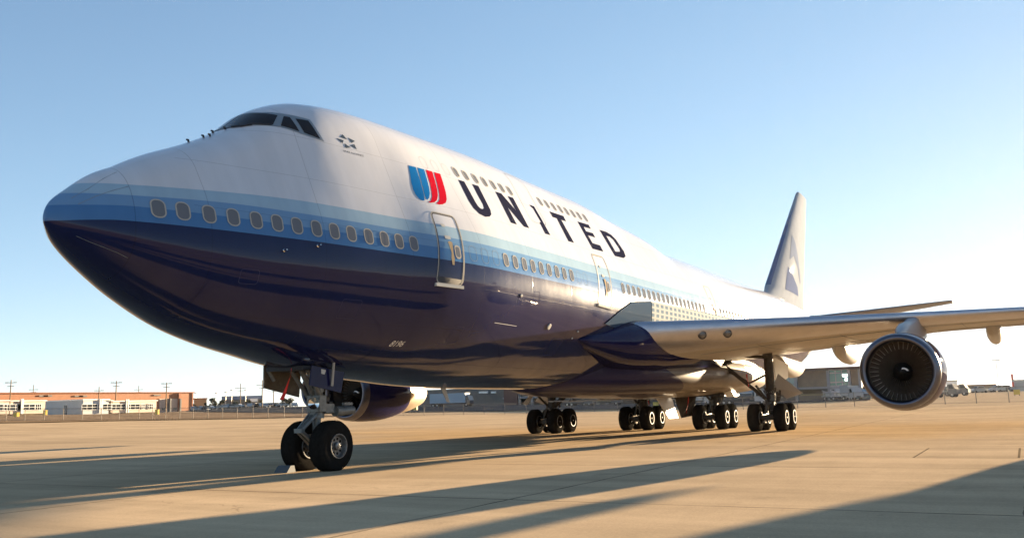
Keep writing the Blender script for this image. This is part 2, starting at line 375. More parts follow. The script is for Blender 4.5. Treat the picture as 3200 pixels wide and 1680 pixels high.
DO = [(21.15, 7.79), (21.80, 7.82), (22.20, 7.77), (22.42, 7.60), (22.45, 7.12), (22.25, 6.87), (21.85, 6.75), (21.02, 6.72)]
DI = [(21.50, 7.61), (21.85, 7.62), (22.05, 7.53), (22.08, 7.15), (21.93, 7.02), (21.40, 6.95)]
decal('title_letter', xz(DO), M['letter'], air, off=.005, holes=[xz(DI)])['label'] = 'charcoal letter D painted below the upper deck windows'
EM = [('blue', [(9.486, 7.671), (9.769, 7.680), (9.70, 7.334), (9.63, 7.070), (9.585, 6.878), (9.50, 6.669), (9.42, 6.655), (9.32, 6.69), (9.26, 6.80), (9.25, 6.95), (9.29, 7.13), (9.37, 7.34)]),
      ('blue', [(9.835, 7.683), (10.12, 7.696), (10.03, 7.40), (9.94, 7.12), (9.86, 6.95), (9.74, 6.79), (9.60, 6.70), (9.60, 6.84), (9.65, 7.0), (9.70, 7.18)]),
      ('red', [(10.185, 7.70), (10.468, 7.71), (10.39, 7.45), (10.27, 7.13), (10.17, 6.94), (10.03, 6.78), (9.86, 6.68), (9.70, 6.64), (9.62, 6.655), (9.74, 6.70), (9.87, 6.84), (9.95, 6.99), (10.06, 7.24)]),
      ('red', [(10.536, 7.71), (10.817, 7.72), (10.73, 7.44), (10.61, 7.11), (10.49, 6.89), (10.36, 6.76), (10.18, 6.68), (10.02, 6.645), (9.90, 6.66), (10.03, 6.72), (10.15, 6.82), (10.27, 7.01), (10.40, 7.33)])]
emb = None
for c, l in EM:
    o = decal('emblem_stripe', xz(l), M[c], air, off=.005); o['label'] = c+' stripe of the U shaped emblem ahead of the titles'
M['star'] = mat('star_grey', (.05, .07, .09), .35, metal=.3)
for l in ([(7.458, 8.074), (7.346, 7.970), (7.556, 7.950)], [(7.205, 7.908), (7.425, 7.905), (7.350, 7.800)], [(7.600, 8.020), (7.800, 7.968), (7.657, 7.880)],
          [(7.415, 7.818), (7.585, 7.741), (7.396, 7.688)], [(7.585, 7.800), (7.742, 7.870), (7.765, 7.725)]):
    decal('star_emblem_facet', xz(l, -1.5), M['star'], air, off=.004)
def text_decal(name, s, x, z, h, m_, shear=0.0, width=None, d=(0, 1, 0)):
    cu = bpy.data.curves.new('txt', 'FONT'); cu.body = s; cu.size = 1.0; cu.shear = shear
    to = bpy.data.objects.new('txt', cu); COL.objects.link(to); dg = bpy.context.evaluated_depsgraph_get(); dg.update()
    me = bpy.data.meshes.new_from_object(to.evaluated_get(dg)); COL.objects.unlink(to); bpy.data.objects.remove(to)
    vs = [v.co.copy() for v in me.vertices]; fs = [tuple(p.vertices) for p in me.polygons]
    x0 = min(v.x for v in vs); x1 = max(v.x for v in vs); y1 = max(v.y for v in vs); k = h/y1; kx = (width/(x1-x0)) if width else k
    pts = [(x+(v.x-x0)*kx, -3, z+v.y*k) for v in vs]; bpy.data.meshes.remove(me)
    return decal(name, None, m_, air, off=.005, step=0, tris=(pts, fs), d=d)
text_decal('alliance_lettering', 'STAR ALLIANCE', 7.30, 7.565, .05, M['star'], width=.62)
o = text_decal('fleet_number', '8196', 8.66, 2.955, .125, M['white'], .25, width=.40)

# cockpit glazing
dW = (.62, .55, -.45)
def mirror(l): return [(a, -b, c) for a, b, c in l]
fr = [(4.90, 0.0, 7.78), (5.10, -.42, 7.775), (5.30, -.66, 7.845), (5.50, -.86, 7.85), (5.72, -1.05, 7.85), (6.20, -1.29, 7.78), (6.80, -1.47, 7.70), (6.62, -1.18, 8.26), (6.05, -.86, 8.31), (5.70, -.5, 8.33), (5.63, 0, 8.37)]
pn1 = [(4.945, -.05, 7.80), (5.11, -.40, 7.81), (5.30, -.62, 7.88), (5.46, -.80, 7.885), (5.65, -.965, 7.895), (5.91, -.845, 8.215), (5.69, -.5, 8.27), (5.58, -.05, 8.315)]
pn2 = [(6.02, -.93, 8.215), (6.14, -1.00, 8.21), (6.195, -1.255, 7.82), (5.80, -1.06, 7.885)]
pn3 = [(6.25, -1.07, 8.195), (6.56, -1.18, 8.205), (6.70, -1.435, 7.755), (6.315, -1.29, 7.815)]
M['wsframe'] = mat('windshield_frame', (.22, .25, .27), .35, metal=.4)
for sgn in (1, -1):
    f = (lambda l: l) if sgn == 1 else mirror
    dd = dW if sgn == 1 else (dW[0], -dW[1], dW[2])
    ob = decal('windshield_frame', f(fr), M['wsframe'], air, d=dd, off=.008, step=.08)
    for pn in (pn1, pn2, pn3):
        decal('windshield_pane', f(pn), M['glassdark'], ob, d=dd, off=.014, step=.08)
def outn(h):
    c = h[0]-Vector((h[0].x, 0, 5.0)); return h[1] if h[1].dot(c) > 0 else -h[1]
def skin(x, port, z, off=0.0):
    h = BV.find_nearest(P(x, port, z)); return h[0] + outn(h)*off
wb = MB(); wb.tube([skin(5.10, .52, 7.79, .03), skin(5.3, .66, 7.87, .04), skin(5.62, .95, 7.87, .03)], .013, 6)
wb.tube([skin(5.05, .30, 7.78, .03), skin(5.30, .68, 7.84, .03)], .016, 6)
wb.build('windshield_wiper', M['gapdark'], air)
# nose probes
for x, p, z in ((4.08, .03, 7.32), (4.38, .16, 7.45), (4.47, .26, 7.48), (4.76, .02, 7.68), (4.93, .22, 7.77)):
    q = skin(x, p, z); n = outn(BV.find_nearest(P(x, p, z)))
    b = MB(); b.tube([q, q+n*.045], [.026, .02], 6); b.tube([q+n*.045+Vector((.02, 0, 0)), q+n*.045-Vector((.04, 0, 0))], .021, 6); b.build('pitot_probe', M['gapdark'], air)
decal('belly_marking', xz([(12.0, 3.68), (13.2, 3.66), (13.2, 3.645), (12.0, 3.665)]), M['placard'], air)
for x, z in ((5.79, 4.99), (4.98, 4.80)):
    h = BV.ray_cast(Vector((x, -60, z)), Vector((0, 1, 0)))
    MB().lathe([(0, .035), (.03, .035), (.05, .02), (.14, .012)], h[0], outn(h), 10, True).build('air_data_probe', M['chrome'], air)
for x, z, s in ((15.08, 3.75, .10), (17.1, 3.72, .035), (16.9, 3.5, .03), (13.0, 4.48, .05)):
    h = BV.ray_cast(Vector((x, -60, z)), Vector((0, 1, 0)))
    MB().lathe([(0, s), (.02, s), (.03, s*.8), (.03, .0)], h[0], outn(h), 16, True).build('service_port', M['placard'], air)
M['hatchline'] = mat('hatch_line', (.05, .05, .10), .6, spec=0)
for a_, b_, w_, h_ in ((6.9, 3.7, .55, .42), (4.3, 4.2, .4, .3), (16.0, 3.2, .7, .5), (10.6, 3.3, .4, .4), (13.9, 4.55, .35, .25)):
    outline('access_hatch', rrect(a_, b_, w_, h_, .06), air, M['hatchline'], .012, .003)
for x in (13.75,):
    h = BV.find_nearest(P(x, 0, 1.9)); q = h[0]
    MB().poly([q+Vector((-.12, 0, .02)), q+Vector((.12, 0, .02)), q+Vector((.34, 0, -.42)), q+Vector((.22, 0, -.42))], (0, .03, 0)).build('blade_antenna', M['greypaint'], air)

# lightning strips on the radome
for a in ([(1.15, .55, 4.62), (1.35, .7, 4.5), (1.6, .82, 4.42), (1.85, .87, 4.38), (2.08, .86, 4.36)],):
    b = MB(); b.tube([skin(*q, .002) for q in a], .006, 6); b.build('lightning_strip', M['geargrey'], air)
b = MB()
for a in ([(1.2, .35, 5.5), (1.5, .42, 5.72), (1.8, .42, 5.95), (2.1, .40, 6.12)], [(1.2, .55, 5.4), (1.5, .64, 5.58), (1.8, .72, 5.72), (2.1, .78, 5.83)]):
    b.tube([skin(*q, .002) for q in a], .006, 5)
b.build('lightning_strip', M['seam'], air)

# ------------------------------------------------------------------ wings
def airfoil(n=26):
    # (chord fraction, thickness offset) from trailing edge over the top to the leading edge and back below
    t = np.linspace(0, math.pi, n); xc = (1-np.cos(t))/2
    yt = 5*(.2969*np.sqrt(xc)-.1260*xc-.3516*xc**2+.2843*xc**3-.1036*xc**4)
    cm = .018*(1-(2*xc-1)**2)
    return xc, cm, yt
XC, CM, YT = airfoil(40)
def wing_station(y):
    lex = 20.743+.902*(y-3.25); lez = 3.86+.0585*(y-3.25)
    tex = 36.3+(y-3.25)*.15 if y < 12.5 else 37.69+(y-12.5)*.50
    tez = float(np.interp(y, [0, 3.25, 6, 9.3, 11.8, 15.4, 32], [3.2, 3.35, 3.62, 3.93, 4.24, 4.42, 5.3]))
    th = float(np.interp(y, [0, 3.25, 8, 12, 32], [.135, .13, .10, .09, .08]))
    return lex, lez, tex, tez, th
UPF = .64
def wing_ring(y, s, f0, f1, off=0.0):
    lex, lez, tex, tez, th = wing_station(y); c = tex-lex
    up, lo = [], []
    idx = [i for i in range(len(XC)) if f0-1e-9 <= XC[i] <= f1+1e-9]
    for i in idx:
        bx = lex + XC[i]*c; bz = lez + XC[i]*(tez-lez)
        up.append(P(bx, s*y, bz + YT[i]*th*c*(UPF+.95*math.exp(-XC[i]/.022)) + off)); lo.append(P(bx, s*y, bz + (CM[i]-YT[i]*th)*c - off))
    return up, lo
FCUT = float(XC[9])
def wing(s):
    ys = [1.5, 2.6, 3.25, 3.8, 4.6, 6, 8, 10, 11.7, 12.5, 14, 17, 20.8, 24, 28, 31.6, 32.2]
    rr = []
    for y in ys:
        up, lo = wing_ring(y, s, 0, 1)
        if y == 32.2: up = [p + Vector((.5, 0, 0)) for p in up]; lo = [p + Vector((.5, 0, 0)) for p in lo]
        rr.append(up[::-1] + lo[1:])
    w = MB().loft(rr, caps=True).build('wing', M['wingskin'], air, smooth=True, angle=50)
    rr = []
    for y in [q for q in np.arange(3.38, 31.8, .6)]:
        up, lo = wing_ring(y, s, 0, FCUT, .012)
        rr.append([p - Vector((.012, 0, 0)) for p in (up[::-1] + lo[1:])])
    le = MB().loft(rr, caps=False, closed=False).build('leading_edge_slat', M['silver'], w, smooth=True)
    # panel and flap joints below, a raised hairline
    b = MB()
    def low(y, f): 
        lex, lez, tex, tez, th = wing_station(y); c = tex-lex
        return P(lex+f*c, s*y, lez+f*(tez-lez)+(np.interp(f, XC, CM)-np.interp(f, XC, YT)*th)*c-.004)
    for f in (.20, .70, .84):
        b.tube([low(y, f) for y in np.arange(4.5, 31, .8)], .009, 4)
    for y in (6.5, 9.2, 13.3, 16.2, 19, 22.5, 26):
        b.tube([low(y, f) for f in np.linspace(.10, .98, 14)], .008, 4)
    b.build('panel_joint', M['seam'], w)
    # winglet
    lex, lez, tex, tez, th = wing_station(32.2); 
    b = MB()
    rg = []
    for k, (dx, dy, dz, c) in enumerate(((.5, 0, 0, 4.0), (1.6, .5, 1.0, 2.6), (2.9, .9, 1.9, 1.4))):
        pts = []
        for sgn in (1, -1):
            for i in (range(0, 40, 3) if sgn == 1 else range(39, 0, -3)):
                pts.append(P(lex+dx+XC[i]*c, s*(32.2+dy+sgn*YT[i]*.07*c), lez+dz))
        rg.append(pts)
    b.loft(rg, caps=True).build('winglet', M['white'], w, smooth=True, angle=50)
    return w
wp = wing(1); ws_ = wing(-1)
# landing lights in the port leading edge
for px_y in (5.28, 6.02):
    lex, lez, tex, tez, th = wing_station(px_y)
    c = P(lex-.06+.16, px_y, lez-.22)
    n = Vector((-.80, -.52, -.28)).normalized()
    b = MB(); b.lathe([(.0, .16), (.035, .16), (.04, .145), (.01, .14), (.0, 0)], c, n, 24, False); lo = b.build('landing_light', M['gapdark'], wp, smooth=True, angle=40)
    MB().lathe([(.02, .13), (.05, .11), (.075, .05), (.08, 0)], c, n, 20, False).build('landing_light_lens', M['lens'], wp, smooth=True)
# wing root glove and belly fairing
def belly_mat():
    m = mat('belly_paint', (.15, .13, .115), .5, spec=.2, var=.25, scale=1.5, coat=.2, coat_ior=1.34); t = m.node_tree; b = t.nodes['Principled BSDF']
    src = b.inputs['Base Color'].links[0].from_socket; tc = t.nodes.new('ShaderNodeTexCoord'); sx = t.nodes.new('ShaderNodeSeparateXYZ'); t.links.new(tc.outputs['Object'], sx.inputs[0])
    a = t.nodes.new('ShaderNodeMath'); a.operation = 'MULTIPLY_ADD'; a.inputs[1].default_value = 3.2; t.links.new(sx.outputs[2], a.inputs[0]); t.links.new(sx.outputs[0], a.inputs[2])
    g = t.nodes.new('ShaderNodeMath'); g.operation = 'GREATER_THAN'; g.inputs[1].default_value = 32.6; t.links.new(a.outputs[0], g.inputs[0])
    n = t.nodes.new('ShaderNodeMix'); n.data_type = 'RGBA'; t.links.new(g.outputs[0], n.inputs[0]); n.inputs[6].default_value = (.014, .012, .05, 1); t.links.new(src, n.inputs[7]); t.links.new(n.outputs[2], b.inputs['Base Color'])
    return m
def loftx(name, st, mat_, n=40, smooth=True, a0=0, a1=360):
    rings = []
    for x, yc, zc, a, b, e in st:
        rg = []
        for k in range(n):
            t = R(a0)+R(a1-a0)*k/n; ct, s_ = math.cos(t), math.sin(t)
            rg.append(P(x, yc+a*math.copysign(abs(ct)**e, ct), zc+b*math.copysign(abs(s_)**e, s_)))
        rings.append(rg)
    return MB().loft(rings, caps=True).build(name, mat_, air, smooth=smooth)
for s in (1, -1):
    st = []
    for x, yc, zc, a, b in [(17.45, 2.86, 3.48, .02, .02), (18.2, 2.72, 3.46, .34, .24), (19.2, 2.60, 3.47, .74, .46), (20.2, 2.5, 3.50, 1.14, .70), (21.2, 2.45, 3.54, 1.42, .88), (22.2, 2.4, 3.54, 1.54, .96), (23.5, 2.3, 3.46, 1.67, .98), (26, 2.2, 3.5, 1.95, .98), (30, 2, 3.3, 1.9, .9)]:
        st.append((x, s*yc, zc, a, b, .92))
    loftx('wing_root_fairing', st, M['navy'])
st = []
for x, a, zb_ in [(18.5, .6, 1.97), (20, 1.7, 1.84), (22, 2.7, 1.70), (24, 3.3, 1.66), (27, 3.62, 1.59), (30, 3.75, 1.57), (34, 3.75, 1.57), (37, 3.6, 1.62), (40, 3.2, 1.7), (43, 2.2, 1.95), (45, .8, 2.3)]:
    zt_ = 3.4
    st.append((x, 0, (zt_+zb_)/2, a, (zt_-zb_)/2, .72))
loftx('belly_fairing', st, belly_mat(), n=64)
M['fillet'] = mat('fillet_panel', (.045, .07, .11), .6, spec=0, coat=.25, coat_ior=1.35)
def grid_mat():
    m = mat('doubler_grid', (.42, .42, .40), .6, spec=0, coat=.3); t = m.node_tree; b = t.nodes['Principled BSDF']; L = t.links.new
    tc = t.nodes.new('ShaderNodeTexCoord'); sx = t.nodes.new('ShaderNodeSeparateXYZ'); L(tc.outputs['Object'], sx.inputs[0])
    def f(src, per, w):
        a = t.nodes.new('ShaderNodeMath'); a.operation = 'MULTIPLY'; a.inputs[1].default_value = 1/per; L(src, a.inputs[0])
        c = t.nodes.new('ShaderNodeMath'); c.operation = 'FRACT'; L(a.outputs[0], c.inputs[0])
        e = t.nodes.new('ShaderNodeMath'); e.operation = 'LESS_THAN'; e.inputs[1].default_value = w; L(c.outputs[0], e.inputs[0]); return e.outputs[0]
    g = t.nodes.new('ShaderNodeMath'); g.operation = 'MULTIPLY'; L(f(sx.outputs[0], .5, .6), g.inputs[0]); L(f(sx.outputs[2], .2, .62), g.inputs[1])
    n = t.nodes.new('ShaderNodeMix'); n.data_type = 'RGBA'; L(g.outputs[0], n.inputs[0]); n.inputs[6].default_value = (.42, .42, .40, 1); n.inputs[7].default_value = (.15, .20, .25, 1); L(n.outputs[2], b.inputs['Base Color'])
    return m
fl = decal('wing_fillet', xz([(18.9, 4.07), (19.9, 4.55), (21.1, 5.0), (23.0, 5.18), (23.0, 4.0), (21, 3.9)]), M['fillet'], air, off=.03)
gp = decal('wing_fillet', xz([(23.05, 5.18), (30, 5.28), (36, 5.28), (36, 4.2), (23.05, 4.2)]), grid_mat(), air, off=.03)
# flap track fairings (canoes)
def canoe(s, y, x0, x1, zt_, w, h, drop):
    rg = []
    n = 16; N = 13
    for i in range(N):
        t = i/(N-1); q = math.sqrt(max(1-(2*abs(t-.45)/1.1)**2.2, 0)) if 0 < t < 1 else .05
        x = x0+(x1-x0)*t; zc = zt_-drop*t
        rg.append([P(x, s*(y+w*q*math.cos(2*math.pi*k/n)), zc - h*.55*q + h*q*math.sin(2*math.pi*k/n)*(1 if math.sin(2*math.pi*k/n) < 0 else .6)) for k in range(n)])
    return MB().loft(rg, caps=True).build('flap_track_fairing', M['greypaint'], air, smooth=True)
for s in (1, -1):
    for y, x0, x1, zt_, w, h, dr in ((4.95, 34.5, 40.8, 3.45, .42, .60, .25), (7.75, 35.0, 40.8, 3.95, .36, .55, .30), (14.25, 36.2, 41.5, 4.55, .34, .50, .30), (18.0, 38.3, 43, 4.7, .3, .45, .3)):
        canoe(s, y, x0, x1, zt_, w, h, dr)

# ------------------------------------------------------------------ engines
def engine(s, y, x0, zc):
    O = P(x0, s*y, zc); ax = (1, 0, 0)
    cowl = MB().lathe([(.34, 1.242), (.6, 1.275), (1.2, 1.305), (2.0, 1.30), (2.6, 1.25), (3.2, 1.16), (3.7, 1.05), (3.74, 1.03), (3.7, 1.01), (3.0, 1.08), (1.3, 1.08)], O, ax, 64).build('engine_cowl', M['navy'], air, smooth=True, angle=60)
    MB().lathe([(.34, 1.248), (.22, 1.232), (.12, 1.205), (.05, 1.165), (.01, 1.12), (0, 1.085), (.015, 1.04), (.06, 1.01), (.14, .985), (.24, .97), (.36, .965)], O, ax, 64).build('inlet_lip', M['lip'], cowl, smooth=True)
    MB().lathe([(.36, .965), (.6, .975), (.85, 1.0), (1.0, 1.05), (1.32, 1.07)], O, ax, 64).build('inlet_duct', M['duct'], cowl, smooth=True)
    MB().lathe([(1.35, 1.09), (1.36, 0)], O, ax, 40).build('fan_backing', M['gapdark'], cowl)
    b = MB(); nb = 38
    for k in range(nb):
        a = 2*math.pi*k/nb; pts = []
        rows = []
        for r, tw, ch in ((.30, .20, .10), (.6, .55, .13), (.85, .85, .15), (1.055, 1.05, .16)):
            er = Vector((0, math.cos(a), math.sin(a))); et = Vector((0, -math.sin(a), math.cos(a)))
            c = O + Vector((1.14, 0, 0)) + er*r
            dv = (Vector((1, 0, 0))*math.cos(tw) + et*math.sin(tw))*ch
            rows.append((c-dv, c+dv*.0+Vector((.015, 0, 0)), c+dv))
        vs = [q for r_ in rows for q in r_]
        b.add(vs, [(i*3+j, i*3+j+1, i*3+j+4, i*3+j+3) for i in range(3) for j in range(2)])
    b.build('fan_blades', M['blade'], cowl, smooth=True)
    b = MB()
    for k in range(nb):
        a = 2*math.pi*k/nb; er = Vector((0, math.cos(a), math.sin(a))); et = Vector((0, -math.sin(a), math.cos(a)))
        tw, ch = .95, .16; p0 = O+Vector((1.14, 0, 0))+er*.74; p1 = O+Vector((1.14, 0, 0))+er*1.05
        d0 = (Vector((1, 0, 0))*math.cos(.75)+et*math.sin(.75))*.145; d1 = (Vector((1, 0, 0))*math.cos(1.05)+et*math.sin(1.05))*.165
        b.tube([p0-d0, p1-d1], [.008, .013], 5)
    b.build('blade_light_streaks', M['brushed'], cowl)  # bright metal strips added to stand for light streaks on the blades
    MB().lathe([(.62, .0), (.64, .05), (.75, .13), (.95, .24), (1.12, .31), (1.2, .32)], O, ax, 32).build('spinner', mat('spinner_black', (.012, .012, .012), .5, spec=.3), cowl, smooth=True)
    sw = MB(); prev = None; vs = []
    for k in range(9):
        t = k/8; a = 1.9+1.2*t; r = .06+.11*t; h = .645+.11*t - .012
        vs.append(O+Vector((h, r*math.cos(a), r*math.sin(a)))); vs.append(O+Vector((h+.035, (r+.06)*math.cos(a), (r+.06)*math.sin(a))))
    sw.add(vs, [(2*k, 2*k+1, 2*k+3, 2*k+2) for k in range(8)]).build('spinner_mark', mat('spinner_white', (.8, .8, .8), .4), cowl)
    MB().lathe([(3.3, 1.0), (3.75, 1.0), (4.2, .97), (4.7, .88), (5.2, .74), (5.6, .62), (5.62, .60), (5.4, .59), (4.6, .7)], O, ax, 48).build('exhaust_nozzle', M['nozzle'], cowl, smooth=True, angle=60)
    MB().lathe([(4.8, .40), (5.5, .34), (6.1, .16), (6.3, 0)], O, ax, 32).build('exhaust_cone', M['brushed'], cowl, smooth=True)
    # pylon: thin blade from the cowl crown up to the leading edge
    lex, lez, tex, tez, th = wing_station(y); c = tex-lex
    def lowz(f): return lez+f*(tez-lez)+(np.interp(f, XC, CM)-np.interp(f, XC, YT)*th)*c
    st = [(x0+.75, zc+1.18, zc+1.30, .05), (x0+1.5, zc+1.18, zc+1.52, .17), (x0+2.6, zc+1.1, zc+1.75, .22), (x0+4.0, zc+.85, lez-.28, .23), (lex-.15, zc+.75, lez-.05, .24), (lex+.8, zc+.70, lez+.15, .24), (lex+2.5, zc+1.0, lowz(2.5/c)+.3, .22), (lex+4.5, zc+1.6, lowz(4.5/c)+.3, .12), (lex+5.6, lowz(5.6/c)-.05, lowz(5.6/c)+.2, .03)]
    rg = []
    for x, zb_, zt_, w in st:
        rg.append([P(x, s*y-a*s*w if False else s*(y+a*w), z) for a, z in ((-1, zb_), (-1, zt_-w*.6), (-.6, zt_-w*.15), (0, zt_), (.6, zt_-w*.15), (1, zt_-w*.6), (1, zb_))])
    MB().loft(rg, caps=True).build('engine_pylon', M['pylon'], cowl, smooth=True, angle=50)
    return cowl
for s in (1, -1):
    engine(s, 11.72, 22.88, 2.18); engine(s, 20.6, 30.7, 2.62)

# ------------------------------------------------------------------ tail
def surf(name, st, mat_, vertical=False, s=1):
    rg = []
    for (x, y, z, c, th) in st:
        pts = []
        for sgn in (1, -1):
            for i in (range(0, 40, 2) if sgn == 1 else range(39, 0, -2)):
                o = sgn*YT[i]*th*c
                pts.append(P(x+XC[i]*c, (y+o) if vertical else s*y, z if vertical else z+o))
        rg.append(pts)
    return MB().loft(rg, caps=True).build(name, mat_, air, smooth=True, angle=50)
fin_m = mat('fin_paint', (.30, .33, .38), .6, coat=.12, coat_ior=1.35, spec=0, var=.06, scale=1)
fin = surf('tail_fin', [(52.5, 0, 7.9, 13.5, .03), (53.9, 0, 8.6, 12.8, .06), (54.75, 0, 9.3, 12.0, .095), (61.2, 0, 14.0, 7.9, .10), (67.4, 0, 18.55, 3.9, .10), (67.8, 0, 18.75, 3.6, .06)], fin_m, True)
fb = BVHTree.FromPolygons([tuple(v.co) for v in fin.data.vertices], [tuple(p.vertices) for p in fin.data.polygons])
M['finblue'] = mat('fin_blue', (.13, .16, .26), .6, spec=0); M['finpale'] = mat('fin_pale_blue', (.20, .24, .33), .6, spec=0)
decal('fin_stripe', xz([(57.9, 9.3), (58.8, 10.4), (59.72, 11.25), (60.6, 10.95), (61.8, 10.4), (63.0, 10.0), (63.3, 9.3)]), M['finblue'], fin, off=.015, step=.5, bv=fb)
decal('fin_stripe', xz([(60.6, 11.9), (62.6, 14.2), (63.4, 13.6), (64.4, 12.0), (65.0, 10.6), (64.6, 10.4), (63.6, 11.6), (62.2, 12.4)]), M['finpale'], fin, off=.015, step=.5, bv=fb)
finle = [(54.9, 0, 9.4, 12.0*.97, .095), (61.2, 0, 14.0, 7.9, .10), (67.4, 0, 18.5, 3.9, .10)]  # darker strip: the edge's shaded side put into the colour
rg = []
for (x, y, z, c, th) in finle:
    idx = [k for k in range(40) if XC[k] <= .015]
    rg.append([P(x-.015+XC[k]*c, YT[k]*th*c+.015, z) for k in idx[::-1]] + [P(x-.015+XC[k]*c, -YT[k]*th*c-.015, z) for k in idx[1:]])
MB().loft(rg, caps=False, closed=False).build('leading_edge_shade', M['finblue'], fin, smooth=True)
for s in (1, -1):
    surf('tailplane', [(57.5, 1.0, 7.05, 9.2, .07), (59.2, 2.5, 7.22, 8.2, .06), (65.9, 10.9, 8.30, 2.7, .06), (66.3, 11.1, 8.32, 2.3, .05)], M['pylon'], False, s)

# ------------------------------------------------------------------ landing gear
TP = [(-.24, .30), (-.245, .42), (-.235, .52), (-.20, .585), (-.13, .612), (0, .62), (.13, .612), (.20, .585), (.235, .52), (.245, .42), (.24, .30)]
M['rimdark'] = mat('rim_recess_shade', (.012, .011, .010), .8, spec=0)  # near-black colour puts recess shade into main wheel dishes and rim holes
def wheel(x, port, z, r, parent, wd=.48, main=False):
    k = r/.62
    b = MB(); prof = [(h*wd/.48, q*k) for h, q in TP]
    b.lathe(prof, P(x, port, z), (0, -1, 0), 48)
    for g in (-.12, -.04, .04, .12):
        b.lathe([(g-.012, r*.996), (g-.006, r*1.004), (g+.006, r*1.004), (g+.012, r*.996)], P(x, port, z), (0, -1, 0), 48)
    t = b.build('tyre', M['rubber'], parent, smooth=True, angle=50)
    for sd_ in (1, -1):
        b = MB(); ax = (0, -sd_, 0); O = P(x, port, z)
        di = 1 if main else 0
        b.lathe([(.235, .30*k), (.262, .295*k), (.262, .275*k), (.24, .262*k)], O, ax, 40)
        b.lathe([(.24, .262*k), (.19, .25*k), (.17, .235*k), (.17, .0)] if main else [(.24, .262*k), (.20, .25*k), (.165, .235*k), (.165, .0)], O, ax, 40, mi=di)
        b.lathe([(.165, .10*k), (.225, .095*k), (.24, .07*k), (.24, 0)], O, ax, 20, mi=di)
        b.lathe([(.251, .035*k), (.262, .03*k), (.262, 0)], O, ax, 12)
        for q in range(9):
            a = 2*math.pi*q/9; c = O + Vector((math.cos(a)*.175*k, 0, math.sin(a)*.175*k))
            b.lathe([(.167, .034*k), (.171, .034*k), (.171, 0)], c, ax, 10, mi=1)
        b.build('wheel_rim', [M['rimpaint'], M['rimdark']], parent, smooth=True, angle=40)
    return t
ZR = .585
# nose gear
xn = 8.22
b = MB()
b.tube([P(xn-.03, 0, 2.6), P(xn-.02, 0, 1.28)], .145, 20); b.tube([P(xn-.02, 0, 1.3), P(xn, 0, .62)], .105, 18)
b.lathe([(0, .19), (.14, .19)], P(xn-.02, 0, 1.26), (0, 0, 1), 20, True)
b.lathe([(0, .17), (.1, .17)], P(xn-.02, 0, 1.9), (0, 0, 1), 20, True)
b.tube([P(xn, .46, ZR), P(xn, -.46, ZR)], .085, 14)
ng = b.build('nose_landing_gear', M['geargrey'], air, smooth=True, angle=40); ng['label'] = 'grey twin wheel nose landing gear under the navy chin'
for pt in (.455, -.455): wheel(xn, pt, ZR, .62, ng, .46)
b = MB()
b.tube([P(xn-.12, 0, 1.38), P(xn-.62, 0, .98)], [.05, .045], 8); b.tube([P(xn-.12, .12, 1.38), P(xn-.62, .05, .98)], .05, 8); b.tube([P(xn-.12, -.12, 1.38), P(xn-.62, -.05, .98)], .05, 8)
b.box(P(xn-.62, 0, .98), (.12, .24, .10)); b.tube([P(xn-.62, .06, .97), P(xn-.10, .10, .60)], .05, 8); b.tube([P(xn-.62, -.06, .97), P(xn-.10, -.10, .60)], .05, 8)
b.box((Vector(P(xn-.36, 0, .80))), (.42, .13, .03), M=Matrix.Rotation(R(35), 3, 'Y'))
b.build('torque_link', M['geargrey'], ng)
b = MB(); b.tube([P(xn-.1, 0, 1.75), P(xn-.75, .0, 2.7)], .07, 10); b.tube([P(xn-.1, .2, 1.78), P(xn-.78, .28, 2.6)], .055, 10); b.tube([P(xn-.1, -.2, 1.78), P(xn-.78, -.28, 2.6)], .055, 10)
b.build('drag_brace', M['geargrey'], ng)
b = MB(); b.tube([P(xn+.05, .16, 1.42), P(xn+.62, .22, 1.42)], .06, 12); b.tube([P(xn+.62, .22, 1.42), P(xn+1.05, .24, 1.44)], .11, 16); b.tube([P(xn+.40, .22, 1.42), P(xn+.64, .22, 1.42)], .13, 14)
b.box(P(xn+.85, .24, 1.60), (.32, .08, .07)); b.tube([P(xn+.1, -.2, 1.5), P(xn+.7, -.25, 1.5)], .07, 12); b.box(P(xn+.2, .1, 1.5), (.3, .3, .22))
b.build('steering_actuator', M['geargrey'], ng, smooth=True, angle=40)
b = MB(); c = P(xn-.22, .12, 1.62)
b.box(P(xn-.08, .05, 1.62), (.24, .42, .40)); b.lathe([(0, .13), (.08, .155), (.12, .165), (.12, .145), (.05, .12)], c, (-.9, -.45, .02), 24)
tl = b.build('taxi_light', M['geargrey'], ng, smooth=True, angle=40)
MB().lathe([(.03, .0), (.05, .06), (.08, .11), (.10, .145)], c, (-.9, -.45, .02), 20).build('taxi_light_lens', M['chrome'], ng, smooth=True)
b = MB()
random.seed(3)
for k in range(16):
    z0 = 1.35+random.random()*.6; a = random.random()*6.28; pr = .16
    pts = [P(xn+pr*math.cos(a)+random.uniform(-.05, .05), pr*math.sin(a), z0)]
    for q in range(4): pts.append(pts[-1]+Vector((random.uniform(-.07, .12), random.uniform(-.08, .08), random.uniform(-.16, .1))))
    b.tube(pts, .012, 5)
for k in range(10):
    b.box(P(xn+random.uniform(-.1, .35), random.uniform(-.25, .25), random.uniform(1.35, 2.2)), (random.uniform(.06, .2), random.uniform(.06, .16), random.uniform(.06, .2)))
b.build('hydraulic_lines', M['geardark'], ng)['kind'] = 'stuff'
